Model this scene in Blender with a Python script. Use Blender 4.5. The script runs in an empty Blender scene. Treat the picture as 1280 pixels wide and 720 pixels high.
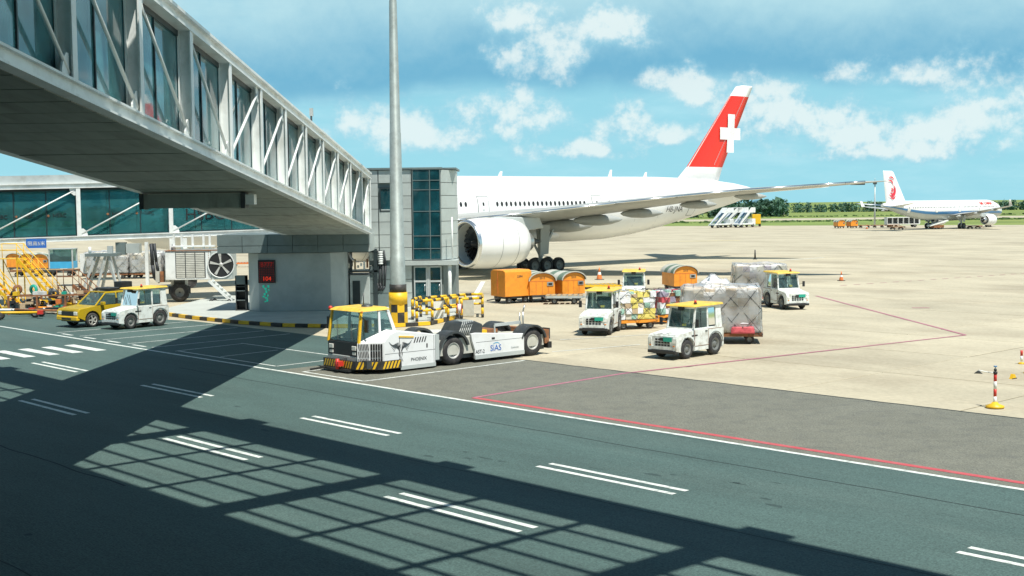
import bpy, bmesh, math, random
from math import sin, cos, pi, radians, sqrt, atan2
from mathutils import Vector, Matrix, noise
random.seed(7)
C = bpy.context.scene.collection
SC = bpy.context.scene

# ------------------------------------------------------------------ camera
cam_d = bpy.data.cameras.new("camera"); cam = bpy.data.objects.new("camera", cam_d); C.objects.link(cam)
cam_d.sensor_width = 36; cam_d.lens = 45.0; cam_d.clip_start = 0.1; cam_d.clip_end = 20000
PIT, ROL = 0.065, 0.0121
_F = Vector((0, cos(PIT), -sin(PIT))); _R = Vector((1, 0, 0)); _U = Vector((0, sin(PIT), cos(PIT)))
_R2 = _R*cos(ROL) - _U*sin(ROL); _U2 = _R*sin(ROL) + _U*cos(ROL)
cam.matrix_world = Matrix(((_R2.x, _U2.x, -_F.x, 0), (_R2.y, _U2.y, -_F.y, 0), (_R2.z, _U2.z, -_F.z, 6.0247), (0, 0, 0, 1)))
SC.camera = cam
SC.view_settings.view_transform = 'Standard'; SC.view_settings.look = 'None'
SC.view_settings.exposure = 0.27; SC.view_settings.gamma = 1

# ------------------------------------------------------------------ sun and sky
TRAVEL = Vector((-0.27, 0.42, -1.0))
sun_d = bpy.data.lights.new("sun", 'SUN'); sun = bpy.data.objects.new("sun", sun_d); C.objects.link(sun)
sun_d.energy = 5.0; sun_d.angle = radians(0.5); sun_d.color = (1.0, 0.95, 0.86)
sun.rotation_euler = TRAVEL.to_track_quat('-Z', 'Y').to_euler(); sun.location = (20, -30, 80)
W = bpy.data.worlds.new("World"); SC.world = W; W.use_nodes = True
wn, wl = W.node_tree.nodes, W.node_tree.links
wn.clear()
def wmath(op, a, b=None, c=None, clamp=False):
    n = wn.new('ShaderNodeMath'); n.operation = op; n.use_clamp = clamp
    for i, v in enumerate((a, b, c)):
        if v is None: continue
        if isinstance(v, (int, float)): n.inputs[i].default_value = v
        else: wl.new(v, n.inputs[i])
    return n.outputs[0]
def wstep(v, lo, hi):
    n = wn.new('ShaderNodeMapRange'); n.interpolation_type = 'SMOOTHSTEP'
    wl.new(v, n.inputs[0]); n.inputs[1].default_value = lo; n.inputs[2].default_value = hi
    return n.outputs[0]
def wnoise(vec, scale, detail=6, rough=.55):
    n = wn.new('ShaderNodeTexNoise'); wl.new(vec, n.inputs['Vector']); n.inputs['Scale'].default_value = scale
    n.inputs['Detail'].default_value = detail; n.inputs['Roughness'].default_value = rough
    return n.outputs[0]
def wmix(f, a, b):
    n = wn.new('ShaderNodeMix'); n.data_type = 'RGBA'
    for i, v in ((0, f), (6, a), (7, b)):
        if isinstance(v, tuple): n.inputs[i].default_value = (*v, 1)
        elif isinstance(v, (int, float)): n.inputs[i].default_value = v
        else: wl.new(v, n.inputs[i])
    return n.outputs[2]
def wxyz(x, y, z=0.0):
    n = wn.new('ShaderNodeCombineXYZ')
    for i, v in enumerate((x, y, z)):
        if isinstance(v, (int, float)): n.inputs[i].default_value = v
        else: wl.new(v, n.inputs[i])
    return n.outputs[0]
def CL(r, g, b): return (r*13.6, g*13.6, b*13.6)
sky = wn.new('ShaderNodeTexSky'); sky.sky_type = 'NISHITA'; sky.sun_disc = False
sky.sun_elevation = atan2(1.0, sqrt(.27**2+.42**2)); sky.sun_rotation = atan2(.27, -.42)
sky.air_density = 1.0; sky.dust_density = .3; sky.ozone_density = 2.0
tcw = wn.new('ShaderNodeTexCoord'); sxyz = wn.new('ShaderNodeSeparateXYZ'); wl.new(tcw.outputs['Generated'], sxyz.inputs[0])
az = wmath('ARCTAN2', sxyz.outputs[0], sxyz.outputs[1]); el = wmath('ARCSINE', sxyz.outputs[2])
skyc = wn.new('ShaderNodeMix'); skyc.data_type = 'RGBA'; skyc.blend_type = 'MULTIPLY'; skyc.inputs[0].default_value = 1
wl.new(sky.outputs[0], skyc.inputs[6]); skyc.inputs[7].default_value = (.34, .78, 1.0, 1)
hz = wmath('SUBTRACT', 1.0, wstep(el, -.02, .42))
base = wmix(wmath('MULTIPLY', hz, .92), skyc.outputs[2], CL(.35, .72, .84))
cv = wxyz(az, el)
fine = wnoise(cv, 34, 8, .62); fine2 = wnoise(wxyz(az, wmath('MULTIPLY', wmath('ADD', el, .0075), 1.0)), 34, 8, .62); mid = wnoise(cv, 9, 5, .5); soft = wnoise(cv, 4.2, 4, .5)
wisp = wnoise(wxyz(az, wmath('MULTIPLY', el, 4.0)), 11, 6, .6)
# low cumulus heaps: centre azimuth, centre elevation, half width, half height
HEAPS = [(.0,.066,.05,.03),(-.035,.05,.03,.016),(.09,.058,.032,.03),(.118,.050,.045,.016),(.215,.062,.085,.032),(.255,.054,.045,.036),(.175,.082,.07,.022),
         (.345,.066,.055,.036),(.405,.072,.055,.042),(.32,.05,.045,.02),(-.09,.060,.07,.026),(-.17,.056,.05,.018),(.03,.115,.05,.034),(.075,.132,.04,.024),(.012,.14,.05,.024),
         (.14,.09,.045,.016),(.30,.09,.06,.014),(.05,.04,.06,.012),(.29,.036,.09,.014),(.52,.075,.08,.036),(.64,.06,.07,.03),(-.48,.07,.08,.035),(-.62,.06,.07,.03),(-.3,.06,.07,.03),(.8,.07,.09,.038),(-.85,.075,.1,.04)]
wob = wmath('ADD', wmath('MULTIPLY', wmath('SUBTRACT', fine, .5), 2.3), wmath('MULTIPLY', wmath('SUBTRACT', wnoise(cv, 16, 6, .6), .5), 1.9))
heap = None; lit = None
for (a0, e0, wa, we) in HEAPS:
    dx = wmath('MULTIPLY', wmath('SUBTRACT', az, a0), 1/wa); dy = wmath('MULTIPLY', wmath('SUBTRACT', el, e0), 1/we)
    flat = wmath('MULTIPLY', dy, wmath('ADD', 1.0, wmath('MULTIPLY', wmath('LESS_THAN', dy, 0), .5)))
    d2 = wmath('ADD', wmath('MULTIPLY', dx, dx), wmath('MULTIPLY', flat, flat))
    h = wmath('ADD', wmath('SUBTRACT', 1.0, wmath('SQRT', d2)), wob)
    heap = h if heap is None else wmath('MAXIMUM', heap, h)
cum = wstep(heap, -.22, .85)
relief = wmath('MULTIPLY', wmath('SUBTRACT', fine, fine2), 2.6)
puff = wstep(wmath('ADD', relief, wmath('ADD', heap, wmath('MULTIPLY', wmath('SUBTRACT', mid, .5), 1.0))), -.1, .95)
cumc = wmix(puff, CL(.34,.64,.77), CL(.76,.87,.87))
# the broad cloud bank above: dark flat base, paler top
edge = wmath('ADD', el, wmath('MULTIPLY', wmath('SUBTRACT', soft, .5), .055))
edge = wmath('ADD', edge, wmath('MULTIPLY', wmath('SUBTRACT', fine, .5), .014))
bank = wmath('MULTIPLY', wstep(edge, .076, .098), wstep(wnoise(wxyz(wmath('ADD', az, 3.3), wmath('MULTIPLY', el, 1.4)), 7.0, 5, .5), .22, .40))
deep = wstep(wmath('ADD', edge, wmath('MULTIPLY', wmath('SUBTRACT', mid, .5), .05)), .098, .165)
high = wmath('SUBTRACT', 1.0, wmath('MULTIPLY', wstep(el, .2, .5), .85))
bank = wmath('MULTIPLY', bank, high)
bankc = wmix(wmath('ADD', deep, wmath('MULTIPLY', relief, .15), None, True), CL(.15,.42,.61), CL(.47,.72,.79))
veil = wmath('MULTIPLY', wmath('MULTIPLY', wstep(wisp, .42, .75), .5), high)
c0 = wmix(veil, base, CL(.50,.80,.88))
c1 = wmix(wmath('MULTIPLY', bank, .85), c0, bankc)
c2 = wmix(wmath('MULTIPLY', cum, .88), c1, cumc)
bgs = wn.new('ShaderNodeBackground'); bgs.inputs[1].default_value = 0.065
wl.new(c2, bgs.inputs[0])
wo = wn.new('ShaderNodeOutputWorld'); wl.new(bgs.outputs[0], wo.inputs[0])

# ------------------------------------------------------------------ materials
MATS = {}
def mat(name, col, rough=.6, metal=0, var=.12, scale=3.0, bump=0.0, bscale=None, dirt_tint=None, spec=.5, coord='Object', emit=None, stretch=None, grain=None, slabvar=0):
    m = bpy.data.materials.new(name); m.use_nodes = True; nt = m.node_tree; nd, lk = nt.nodes, nt.links
    b = nd['Principled BSDF']; b.inputs['Roughness'].default_value = rough; b.inputs['Metallic'].default_value = metal
    b.inputs['Specular IOR Level'].default_value = spec
    if coord == 'pos': src = nd.new('ShaderNodeNewGeometry').outputs['Position']
    else: src = nd.new('ShaderNodeTexCoord').outputs['Object']
    oi = nd.new('ShaderNodeObjectInfo')
    if coord != 'pos':
        ad = nd.new('ShaderNodeVectorMath'); ad.operation = 'MULTIPLY_ADD'
        lk.new(oi.outputs['Random'], ad.inputs[0]); ad.inputs[1].default_value = (37, 61, 17); lk.new(src, ad.inputs[2]); src = ad.outputs[0]
    if stretch:
        mp = nd.new('ShaderNodeMapping'); mp.vector_type = 'TEXTURE'; mp.inputs['Rotation'].default_value = (0, 0, stretch[0]); mp.inputs['Scale'].default_value = stretch[1]
        lk.new(src, mp.inputs[0]); src = mp.outputs[0]
    n1 = nd.new('ShaderNodeTexNoise'); n1.inputs['Scale'].default_value = scale; n1.inputs['Detail'].default_value = 7; n1.inputs['Roughness'].default_value = .6
    lk.new(src, n1.inputs['Vector'])
    mx = nd.new('ShaderNodeMix'); mx.data_type = 'RGBA'
    rg = nd.new('ShaderNodeMapRange'); rg.inputs[1].default_value = .3; rg.inputs[2].default_value = .7
    lk.new(n1.outputs[0], rg.inputs[0]); lk.new(rg.outputs[0], mx.inputs[0])
    mx.inputs[6].default_value = (*[c*(1-var) for c in col], 1); mx.inputs[7].default_value = (*[min(1, c*(1+var)) for c in col], 1)
    out = mx.outputs[2]
    if dirt_tint:
        dc, amt, dsc = dirt_tint
        n2 = nd.new('ShaderNodeTexNoise'); n2.inputs['Scale'].default_value = dsc; n2.inputs['Detail'].default_value = 9; n2.inputs['Roughness'].default_value = .68
        lk.new(src, n2.inputs['Vector'])
        r2 = nd.new('ShaderNodeMapRange'); r2.inputs[1].default_value = .48; r2.inputs[2].default_value = .72; r2.inputs[4].default_value = amt
        lk.new(n2.outputs[0], r2.inputs[0])
        m2 = nd.new('ShaderNodeMix'); m2.data_type = 'RGBA'; lk.new(r2.outputs[0], m2.inputs[0]); lk.new(out, m2.inputs[6]); m2.inputs[7].default_value = (*dc, 1)
        out = m2.outputs[2]
    if grain:
        n4 = nd.new('ShaderNodeTexNoise'); n4.inputs['Scale'].default_value = grain[0]; n4.inputs['Detail'].default_value = 4; n4.inputs['Roughness'].default_value = .7
        lk.new(nd.new('ShaderNodeNewGeometry').outputs['Position'], n4.inputs['Vector'])
        r4 = nd.new('ShaderNodeMapRange'); r4.inputs[1].default_value = .3; r4.inputs[2].default_value = .7; r4.inputs[3].default_value = 1-grain[1]; r4.inputs[4].default_value = 1+grain[1]
        lk.new(n4.outputs[0], r4.inputs[0]); m4 = nd.new('ShaderNodeMix'); m4.data_type = 'RGBA'; m4.blend_type = 'MULTIPLY'; m4.inputs[0].default_value = 1
        lk.new(out, m4.inputs[6]); lk.new(r4.outputs[0], m4.inputs[7]); out = m4.outputs[2]
    if slabvar:
        r5 = nd.new('ShaderNodeMapRange'); r5.inputs[3].default_value = 1-slabvar; r5.inputs[4].default_value = 1+slabvar
        lk.new(oi.outputs['Random'], r5.inputs[0]); m5 = nd.new('ShaderNodeMix'); m5.data_type = 'RGBA'; m5.blend_type = 'MULTIPLY'; m5.inputs[0].default_value = 1
        lk.new(out, m5.inputs[6]); lk.new(r5.outputs[0], m5.inputs[7]); out = m5.outputs[2]
    lk.new(out, b.inputs['Base Color'])
    if bump:
        n3 = nd.new('ShaderNodeTexNoise'); n3.inputs['Scale'].default_value = bscale or scale*4; n3.inputs['Detail'].default_value = 5
        lk.new(src, n3.inputs['Vector'])
        bp = nd.new('ShaderNodeBump'); bp.inputs['Strength'].default_value = bump; bp.inputs['Distance'].default_value = .03
        lk.new(n3.outputs[0], bp.inputs['Height']); lk.new(bp.outputs[0], b.inputs['Normal'])
    if emit:
        b.inputs['Emission Color'].default_value = (*emit[0], 1); b.inputs['Emission Strength'].default_value = emit[1]
    m['b'] = 1
    MATS[name] = m; return m
def glass(name, tint, trans, rough=.03, refl=(1,1,1), dirt_tint=.0, ior=1.5):  # last mix is a patchy diffuse tint; in panes it replaces reflected sky
    m = bpy.data.materials.new(name); m.use_nodes = True; nd, lk = m.node_tree.nodes, m.node_tree.links; nd.clear()
    tr = nd.new('ShaderNodeBsdfTransparent'); tr.inputs[0].default_value = (*trans, 1)
    df = nd.new('ShaderNodeBsdfPrincipled'); df.inputs['Base Color'].default_value = (*tint, 1); df.inputs['Roughness'].default_value = .25
    gl = nd.new('ShaderNodeBsdfGlossy'); gl.inputs[0].default_value = (*refl, 1); gl.inputs['Roughness'].default_value = rough
    lw = nd.new('ShaderNodeFresnel'); lw.inputs[0].default_value = ior
    tc = nd.new('ShaderNodeTexCoord'); nz = nd.new('ShaderNodeTexNoise'); nz.inputs['Scale'].default_value = 1.3; nz.inputs['Detail'].default_value = 8
    lk.new(tc.outputs['Object'], nz.inputs['Vector'])
    rg = nd.new('ShaderNodeMapRange'); rg.inputs[1].default_value = .35; rg.inputs[2].default_value = .75; rg.inputs[3].default_value = dirt_tint*.4; rg.inputs[4].default_value = dirt_tint
    lk.new(nz.outputs[0], rg.inputs[0])
    m1 = nd.new('ShaderNodeMixShader'); lk.new(rg.outputs[0], m1.inputs[0]); lk.new(tr.outputs[0], m1.inputs[1]); lk.new(df.outputs[0], m1.inputs[2])
    m2 = nd.new('ShaderNodeMixShader'); lk.new(lw.outputs[0], m2.inputs[0]); lk.new(m1.outputs[0], m2.inputs[1]); lk.new(gl.outputs[0], m2.inputs[2])
    o = nd.new('ShaderNodeOutputMaterial'); lk.new(m2.outputs[0], o.inputs[0])
    MATS[name] = m; return m
GRIME = (.10,.085,.06)
mat('white_paint', (.78,.80,.78), .38, dirt_tint=((.42,.38,.30), .55, 2.2), var=.05)
mat('tug_white', (.74,.78,.75), .42, dirt_tint=((.30,.27,.20), .9, 2.8), var=.07)
mat('tractor_white', (.80,.82,.82), .3, dirt_tint=((.45,.44,.40), .4, 1.5), var=.04)
mat('plane_white', (.82,.83,.82), .28, var=.02, scale=.4, dirt_tint=((.62,.60,.54), .22, .5))
mat('plane_grey', (.46,.50,.49), .35, var=.05, scale=.6)
mat('wing_grey', (.40,.42,.40), .4, var=.08, scale=.5, dirt_tint=((.25,.24,.2), .4, .7))
mat('plane_red', (.78,.035,.02), .3, var=.03, scale=.4)
mat('seam', (.16,.18,.18), .5)
mat('plane_blue', (.06,.22,.45), .3, var=.03)
mat('logo_red', (.7,.03,.06), .35, var=.03)
mat('metal', (.55,.57,.57), .35, .85, var=.08)
mat('lip_metal', (.72,.74,.74), .22, .9, var=.05)
mat('dark_metal', (.07,.08,.085), .5, .4, var=.2, dirt_tint=((.12,.10,.07), .4, 3))
mat('black', (.02,.021,.022), .5, var=.2)
mat('rubber', (.028,.028,.03), .8, var=.3, scale=5, dirt_tint=((.16,.15,.13), .45, 4))
mat('rim', (.62,.62,.58), .45, .3, var=.1, dirt_tint=((.2,.17,.12), .6, 6))
mat('rim_grey', (.20,.21,.20), .55, .3, var=.1, dirt_tint=((.10,.09,.07), .6, 6))
mat('steel_white', (.80,.83,.81), .4, var=.05, scale=1.2, dirt_tint=((.38,.38,.33), .5, 1.1))
mat('steel_grey', (.50,.54,.53), .45, .2, var=.08, scale=1.5, dirt_tint=((.25,.24,.2), .5, 1.2))
mat('soffit', (.31,.34,.30), .7, var=.12, scale=.6, dirt_tint=((.14,.14,.11), .6, .8), stretch=(0, (2.5, .35, 1)))
mat('mullion', (.035,.05,.055), .4, .3)
mat('clad', (.50,.55,.53), .42, .25, var=.06, scale=.8, dirt_tint=((.30,.32,.30), .4, 1.3))
mat('clad_dark', (.17,.22,.22), .5, .2, var=.08, scale=.8, dirt_tint=((.10,.12,.12), .5, 1.2))
mat('drum_conc', (.42,.47,.46), .75, var=.1, scale=.7, bump=.15, dirt_tint=((.22,.26,.26), .5, .6))
mat('pole_galv', (.33,.38,.36), .5, .3, var=.1, scale=3, dirt_tint=((.20,.22,.2), .6, 2.4))
mat('yellow', (.85,.52,.02), .45, var=.08, dirt_tint=((.35,.22,.04), .5, 3))
mat('yellow_roof', (.80,.55,.08), .5, var=.1, dirt_tint=((.42,.24,.08), .7, 2.5))
mat('stripe_black', (.03,.03,.03), .55, var=.2, dirt_tint=((.14,.12,.08), .5, 3))
mat('orange', (.86,.32,.03), .48, var=.06, scale=1.6, dirt_tint=((.45,.16,.03), .55, 1.8))
mat('orange_dk', (.72,.20,.05), .5, var=.08, dirt_tint=((.3,.1,.04), .5, 2))
mat('red', (.62,.04,.03), .45, var=.06, dirt_tint=((.25,.05,.04), .4, 4))
mat('green', (.02,.36,.26), .45, var=.08)
mat('canvas_green', (.13,.20,.15), .75, var=.15, dirt_tint=((.3,.3,.24), .4, 2))
mat('canvas_grey', (.50,.50,.44), .75, var=.15)
mat('blue', (.03,.14,.5), .45, var=.05)
mat('cyan', (.05,.36,.62), .45, var=.1)
mat('suv_yellow', (.52,.36,.015), .25, var=.05, dirt_tint=((.30,.22,.05), .4, 1.6))
mat('wood', (.42,.30,.16), .8, var=.2, dirt_tint=((.18,.13,.08), .6, 4))
mat('rust', (.28,.12,.05), .8, var=.3, dirt_tint=((.06,.05,.05), .7, 7))
mat('tan', (.50,.38,.24), .75, var=.14, scale=5)
mat('cream', (.70,.64,.52), .7, var=.12, scale=4)
mat('sack_white', (.74,.76,.78), .6, var=.12, scale=5, bump=.5, bscale=14)
mat('sack_red', (.60,.10,.12), .6, var=.25, scale=6, bump=.5, bscale=16)
mat('sack_yellow', (.72,.62,.16), .6, var=.2, scale=6, bump=.5, bscale=16)
mat('sack_green', (.30,.50,.42), .6, var=.25, scale=6, bump=.5, bscale=16)
mat('sack_purple', (.32,.28,.36), .6, var=.25, scale=6, bump=.5, bscale=16)
mat('lamp', (.85,.86,.8), .15, var=.02)
mat('amber', (.8,.25,.02), .3, var=.02)
mat('interior', (.12,.15,.14), .7, var=.1)
mat('seat', (.03,.05,.06), .7)
mat('lane_white', (.72,.76,.72), .6, var=.1, scale=2.5, coord='pos', dirt_tint=((.14,.19,.18), .85, 4.5))
mat('lane_yellow', (.72,.58,.16), .6, var=.1, scale=2.5, coord='pos', dirt_tint=((.40,.38,.28), .6, 1.6))
mat('lane_red', (.50,.075,.085), .6, var=.1, scale=2.5, coord='pos', dirt_tint=((.36,.22,.2), .55, 2.6))
mat('lane_purple', (.42,.13,.20), .6, var=.1, scale=2.5, coord='pos', dirt_tint=((.42,.36,.28), .55, 2.6))
mat('asphalt', (.060,.106,.098), .82, grain=(26, .5), var=.2, scale=.35, coord='pos', bump=.3, bscale=22, dirt_tint=((.10,.15,.135), .7, .16), stretch=(-.826, (3.2, .7, 1)))
mat('shoulder', (.165,.168,.135), .85, grain=(22, .45), var=.10, scale=.5, coord='pos', bump=.5, bscale=18, dirt_tint=((.095,.10,.092), .6, 1.7))
mat('stain', (.036,.066,.064), .85, var=.3, scale=8, coord='pos')
mat('crack', (.02,.035,.037), .9, var=.3, coord='pos')
mat('concrete', (.465,.42,.305), .8, slabvar=.06, grain=(5, .12), var=.13, scale=.22, coord='pos', bump=.12, bscale=9, dirt_tint=((.285,.24,.165), .8, .16), stretch=(-.826, (1.7, 1.0, 1)))
mat('joint', (.20,.18,.13), .9, coord='pos')
mat('island_conc', (.47,.50,.46), .75, var=.08, scale=.5, coord='pos', bump=.1, dirt_tint=((.3,.31,.28), .5, .6))
mat('grass', (.17,.235,.05), .9, var=.3, scale=.035, coord='pos', dirt_tint=((.27,.27,.07), .7, .02))
mat('hedge', (.09,.15,.05), .9, var=.4, scale=.4, coord='pos')
mat('leaf', (.065,.15,.10), .8, var=.45, scale=.12, coord='pos', dirt_tint=((.11,.19,.12), .6, .3))
mat('far_wall', (.55,.58,.55), .8, var=.1)
mat('far_roof', (.10,.22,.30), .5, var=.1)
mat('led_red', (.5,.02,.01), .5, emit=((1,.06,.02), .5), var=.0)
mat('led_dim', (.16,.01,.01), .5, emit=((1,.05,.03), .12), var=.0)
mat('emit_green', (.02,.5,.35), .5, emit=((.05,.9,.6), .2), var=.0)
mat('hose', (.03,.035,.04), .6)
mat('terminal_wall', (.10,.12,.13), .6, var=.06)
glass('bridge_glass', (.13,.42,.46), (.66,.93,.96), dirt_tint=.72)  # strong teal body tint paints in the sky reflected by the walkway panes
glass('tower_glass', (.015,.12,.15), (.20,.36,.38), dirt_tint=.75)
glass('cab_glass', (.16,.28,.28), (.62,.78,.78), dirt_tint=.42, ior=1.38)  # pale body tint paints sky reflection into the windscreens
glass('canopy_glass', (.3,.36,.36), (.985,.99,.99), dirt_tint=.01, ior=1.12)
glass('far_glass', (.06,.25,.26), (.42,.70,.72), dirt_tint=.5)
glass('plastic', (.93,.93,.90), (.985,.985,.975), rough=.42, dirt_tint=.40, ior=1.3)

# ------------------------------------------------------------------ helpers
class MB:
    def __init__(s, m='white_paint'): s.v, s.f, s.m, s.s, s.cur = [], [], [], [], m
    def face(s, pts, m=None, smooth=False):
        k = len(s.v); s.v += [tuple(p) for p in pts]; s.f.append(tuple(range(k, k+len(pts)))); s.m.append(m or s.cur); s.s.append(smooth); return s
    def b(s, x0, x1, y0, y1, z0, z1, m=None):
        k = len(s.v); s.v += [(x0,y0,z0),(x1,y0,z0),(x1,y1,z0),(x0,y1,z0),(x0,y0,z1),(x1,y0,z1),(x1,y1,z1),(x0,y1,z1)]
        for q in ((0,3,2,1),(4,5,6,7),(0,1,5,4),(1,2,6,5),(2,3,7,6),(3,0,4,7)):
            s.f.append(tuple(k+i for i in q)); s.m.append(m or s.cur); s.s.append(False)
        return s
    def hexa(s, P, m=None):           # eight corners, bottom four then top four
        k = len(s.v); s.v += [tuple(p) for p in P]
        for q in ((0,3,2,1),(4,5,6,7),(0,1,5,4),(1,2,6,5),(2,3,7,6),(3,0,4,7)):
            s.f.append(tuple(k+i for i in q)); s.m.append(m or s.cur); s.s.append(False)
        return s
    def bar(s, p0, p1, w, h, m=None, up=(0,0,1)):   # rectangular bar between points
        p0, p1 = Vector(p0), Vector(p1); d = (p1-p0).normalized(); u = Vector(up)
        if abs(d.dot(u)) > .98: u = Vector((1,0,0))
        a = d.cross(u).normalized()*w/2; c = a.cross(d).normalized()*h/2
        return s.hexa([p0-a-c, p0+a-c, p1+a-c, p1-a-c, p0-a+c, p0+a+c, p1+a+c, p1-a+c], m)
    def ring(s, rings, m=None, caps=True, smooth=True, closed=True):
        k = len(s.v); n = len(rings[0])
        for r in rings: s.v += [tuple(p) for p in r]
        for i in range(len(rings)-1):
            for j in range(n if closed else n-1):
                a, b2 = k+i*n+j, k+i*n+(j+1)%n
                s.f.append((a, b2, b2+n, a+n)); mm = m(i, j) if callable(m) else (m or s.cur); s.m.append(mm); s.s.append(smooth)
        if caps:
            mm = (m(0, 0) if callable(m) else (m or s.cur))
            s.f.append(tuple(k+j for j in reversed(range(n)))); s.m.append(mm); s.s.append(False)
            e = k+(len(rings)-1)*n
            s.f.append(tuple(e+j for j in range(n))); s.m.append(mm); s.s.append(False)
        return s
    def cyl(s, p0, p1, r0, r1=None, n=10, m=None, caps=True, smooth=True):
        p0, p1 = Vector(p0), Vector(p1); r1 = r0 if r1 is None else r1; d = (p1-p0).normalized()
        u = Vector((0,0,1)) if abs(d.z) < .95 else Vector((1,0,0)); a = d.cross(u).normalized(); c = d.cross(a)
        R = [[p+(a*cos(2*pi*i/n)+c*sin(2*pi*i/n))*r for i in range(n)] for p, r in ((p0, r0), (p1, r1))]
        return s.ring(R, m, caps, smooth)
    def tube(s, pts, r, n=6, m=None):
        for a, b2 in zip(pts[:-1], pts[1:]): s.cyl(a, b2, r, n=n, m=m)
        return s
    def lathe(s, prof, o, ax='y', n=20, m=None, caps=False, smooth=True):   # prof: (along, radius)
        o = Vector(o); R = []
        for (t, r) in prof:
            row = []
            for i in range(n):
                a = 2*pi*i/n; p, q = r*cos(a), r*sin(a)
                row.append(o + Vector({'x': (t, p, q), 'y': (p, t, q), 'z': (p, q, t)}[ax]))
            R.append(row)
        return s.ring(R, m, caps, smooth)
    def prism(s, poly, a, b2, ax='y', m=None):    # poly of (u,w): ax y -> (x,z), ax z -> (x,y), ax x -> (y,z)
        P = lambda u, w, t: {'y': (u, t, w), 'z': (u, w, t), 'x': (t, u, w)}[ax]
        return s.ring([[P(u, w, a) for u, w in poly], [P(u, w, b2) for u, w in poly]], m, True, False)
    def ball(s, c, r, n=8, m=None, sq=(1,1,1)):
        c = Vector(c); R = []
        for i in range(n//2+1):
            t = -pi/2 + pi*i/(n//2); rr = max(.001, cos(t))
            R.append([c+Vector((r*rr*cos(2*pi*j/n)*sq[0], r*rr*sin(2*pi*j/n)*sq[1], r*sin(t)*sq[2])) for j in range(n)])
        return s.ring(R, m, False, True)
    def mesh(s, name):
        me = bpy.data.meshes.new(name); me.from_pydata(s.v, [], s.f)
        names = []
        for x in s.m:
            if x not in names: names.append(x)
        for x in names: me.materials.append(MATS[x])
        me.polygons.foreach_set('material_index', [names.index(x) for x in s.m])
        me.polygons.foreach_set('use_smooth', s.s)
        bm = bmesh.new(); bm.from_mesh(me); bmesh.ops.recalc_face_normals(bm, faces=bm.faces); bm.to_mesh(me); bm.free()
        me.update(); return me
    def build(s, name, parent=None, loc=None, rz=None, bevel=0, label=None):
        o = bpy.data.objects.new(name, s.mesh(name)); C.objects.link(o)
        if parent: o.parent = parent
        if loc: o.location = loc
        if rz is not None: o.rotation_euler = (0, 0, rz)
        if bevel:
            md = o.modifiers.new('bevel', 'BEVEL'); md.width = bevel; md.segments = 2; md.limit_method = 'ANGLE'; md.angle_limit = radians(40)
        if label: o['label'] = label
        return o
def thing(name, label, cat, loc=(0,0,0), rz=0, group=None):
    o = bpy.data.objects.new(name, None); C.objects.link(o); o.location = (loc[0], loc[1], loc[2] if len(loc) > 2 else 0)
    o.rotation_euler = (0, 0, rz); o.empty_display_size = .3
    o['label'] = label; o['category'] = cat
    if group: o['group'] = group
    return o
def tag(o, label, cat, group=None):
    o['label'] = label; o['category'] = cat
    if group: o['group'] = group
    return o
def struct(o): o['kind'] = 'structure'; return o
def inst(o, parent, loc, rz=None, name=None, rot=None):      # another piece sharing the mesh
    c = o.copy(); C.objects.link(c); c.parent = parent; c.location = loc
    if rot is not None: c.rotation_euler = rot
    elif rz is not None: c.rotation_euler = (0, 0, rz)
    return c
def dup(root, loc, rz, label):
    r = root.copy(); C.objects.link(r); r.location = (loc[0], loc[1], loc[2] if len(loc) > 2 else 0); r.rotation_euler = (0, 0, rz); r['label'] = label
    def rec(a, b2):
        for ch in list(a.children):
            c = ch.copy(); C.objects.link(c); c.parent = b2; rec(ch, c)
    rec(root, r); return r
def text(body, size, m, name, parent, loc, rot, align='CENTER', ext=.004, sx=1.0):
    cu = bpy.data.curves.new(name, 'FONT'); cu.body = body; cu.size = size; cu.align_x = align; cu.extrude = ext; cu.resolution_u = 3
    t = bpy.data.objects.new('tmp', cu); C.objects.link(t); bpy.context.view_layer.update()
    me = bpy.data.meshes.new_from_object(t.evaluated_get(bpy.context.evaluated_depsgraph_get()))
    bpy.data.objects.remove(t); bpy.data.curves.remove(cu)
    me.materials.clear(); me.materials.append(MATS[m])
    o = bpy.data.objects.new(name, me); C.objects.link(o); o.parent = parent; o.location = loc; o.rotation_euler = rot; o.scale = (sx, 1, 1)
    return o
def strip(mb, pts, w, z=0.0, m=None):      # painted line of width w along a ground path
    for a, b2 in zip(pts[:-1], pts[1:]):
        a, b2 = Vector((a[0], a[1])), Vector((b2[0], b2[1])); d = (b2-a).normalized(); q = Vector((-d.y, d.x))*w/2
        mb.face([(*(a-q), z), (*(b2-q), z), (*(b2+q), z), (*(a+q), z)], m)
    return mb
NRM = Vector((.735, .678)); TAN = Vector((.678, -.735))
def nt(n, t): p = NRM*n + TAN*t; return (p.x, p.y)
ROADANG = atan2(TAN.y, TAN.x)
# ------------------------------------------------------------------ ground, apron, road
mb = MB('grass'); S = 6000
mb.face([(-S,-S,-.06),(S,-S,-.06),(S,S,-.06),(-S,S,-.06)]); struct(mb.build('ground'))
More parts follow.
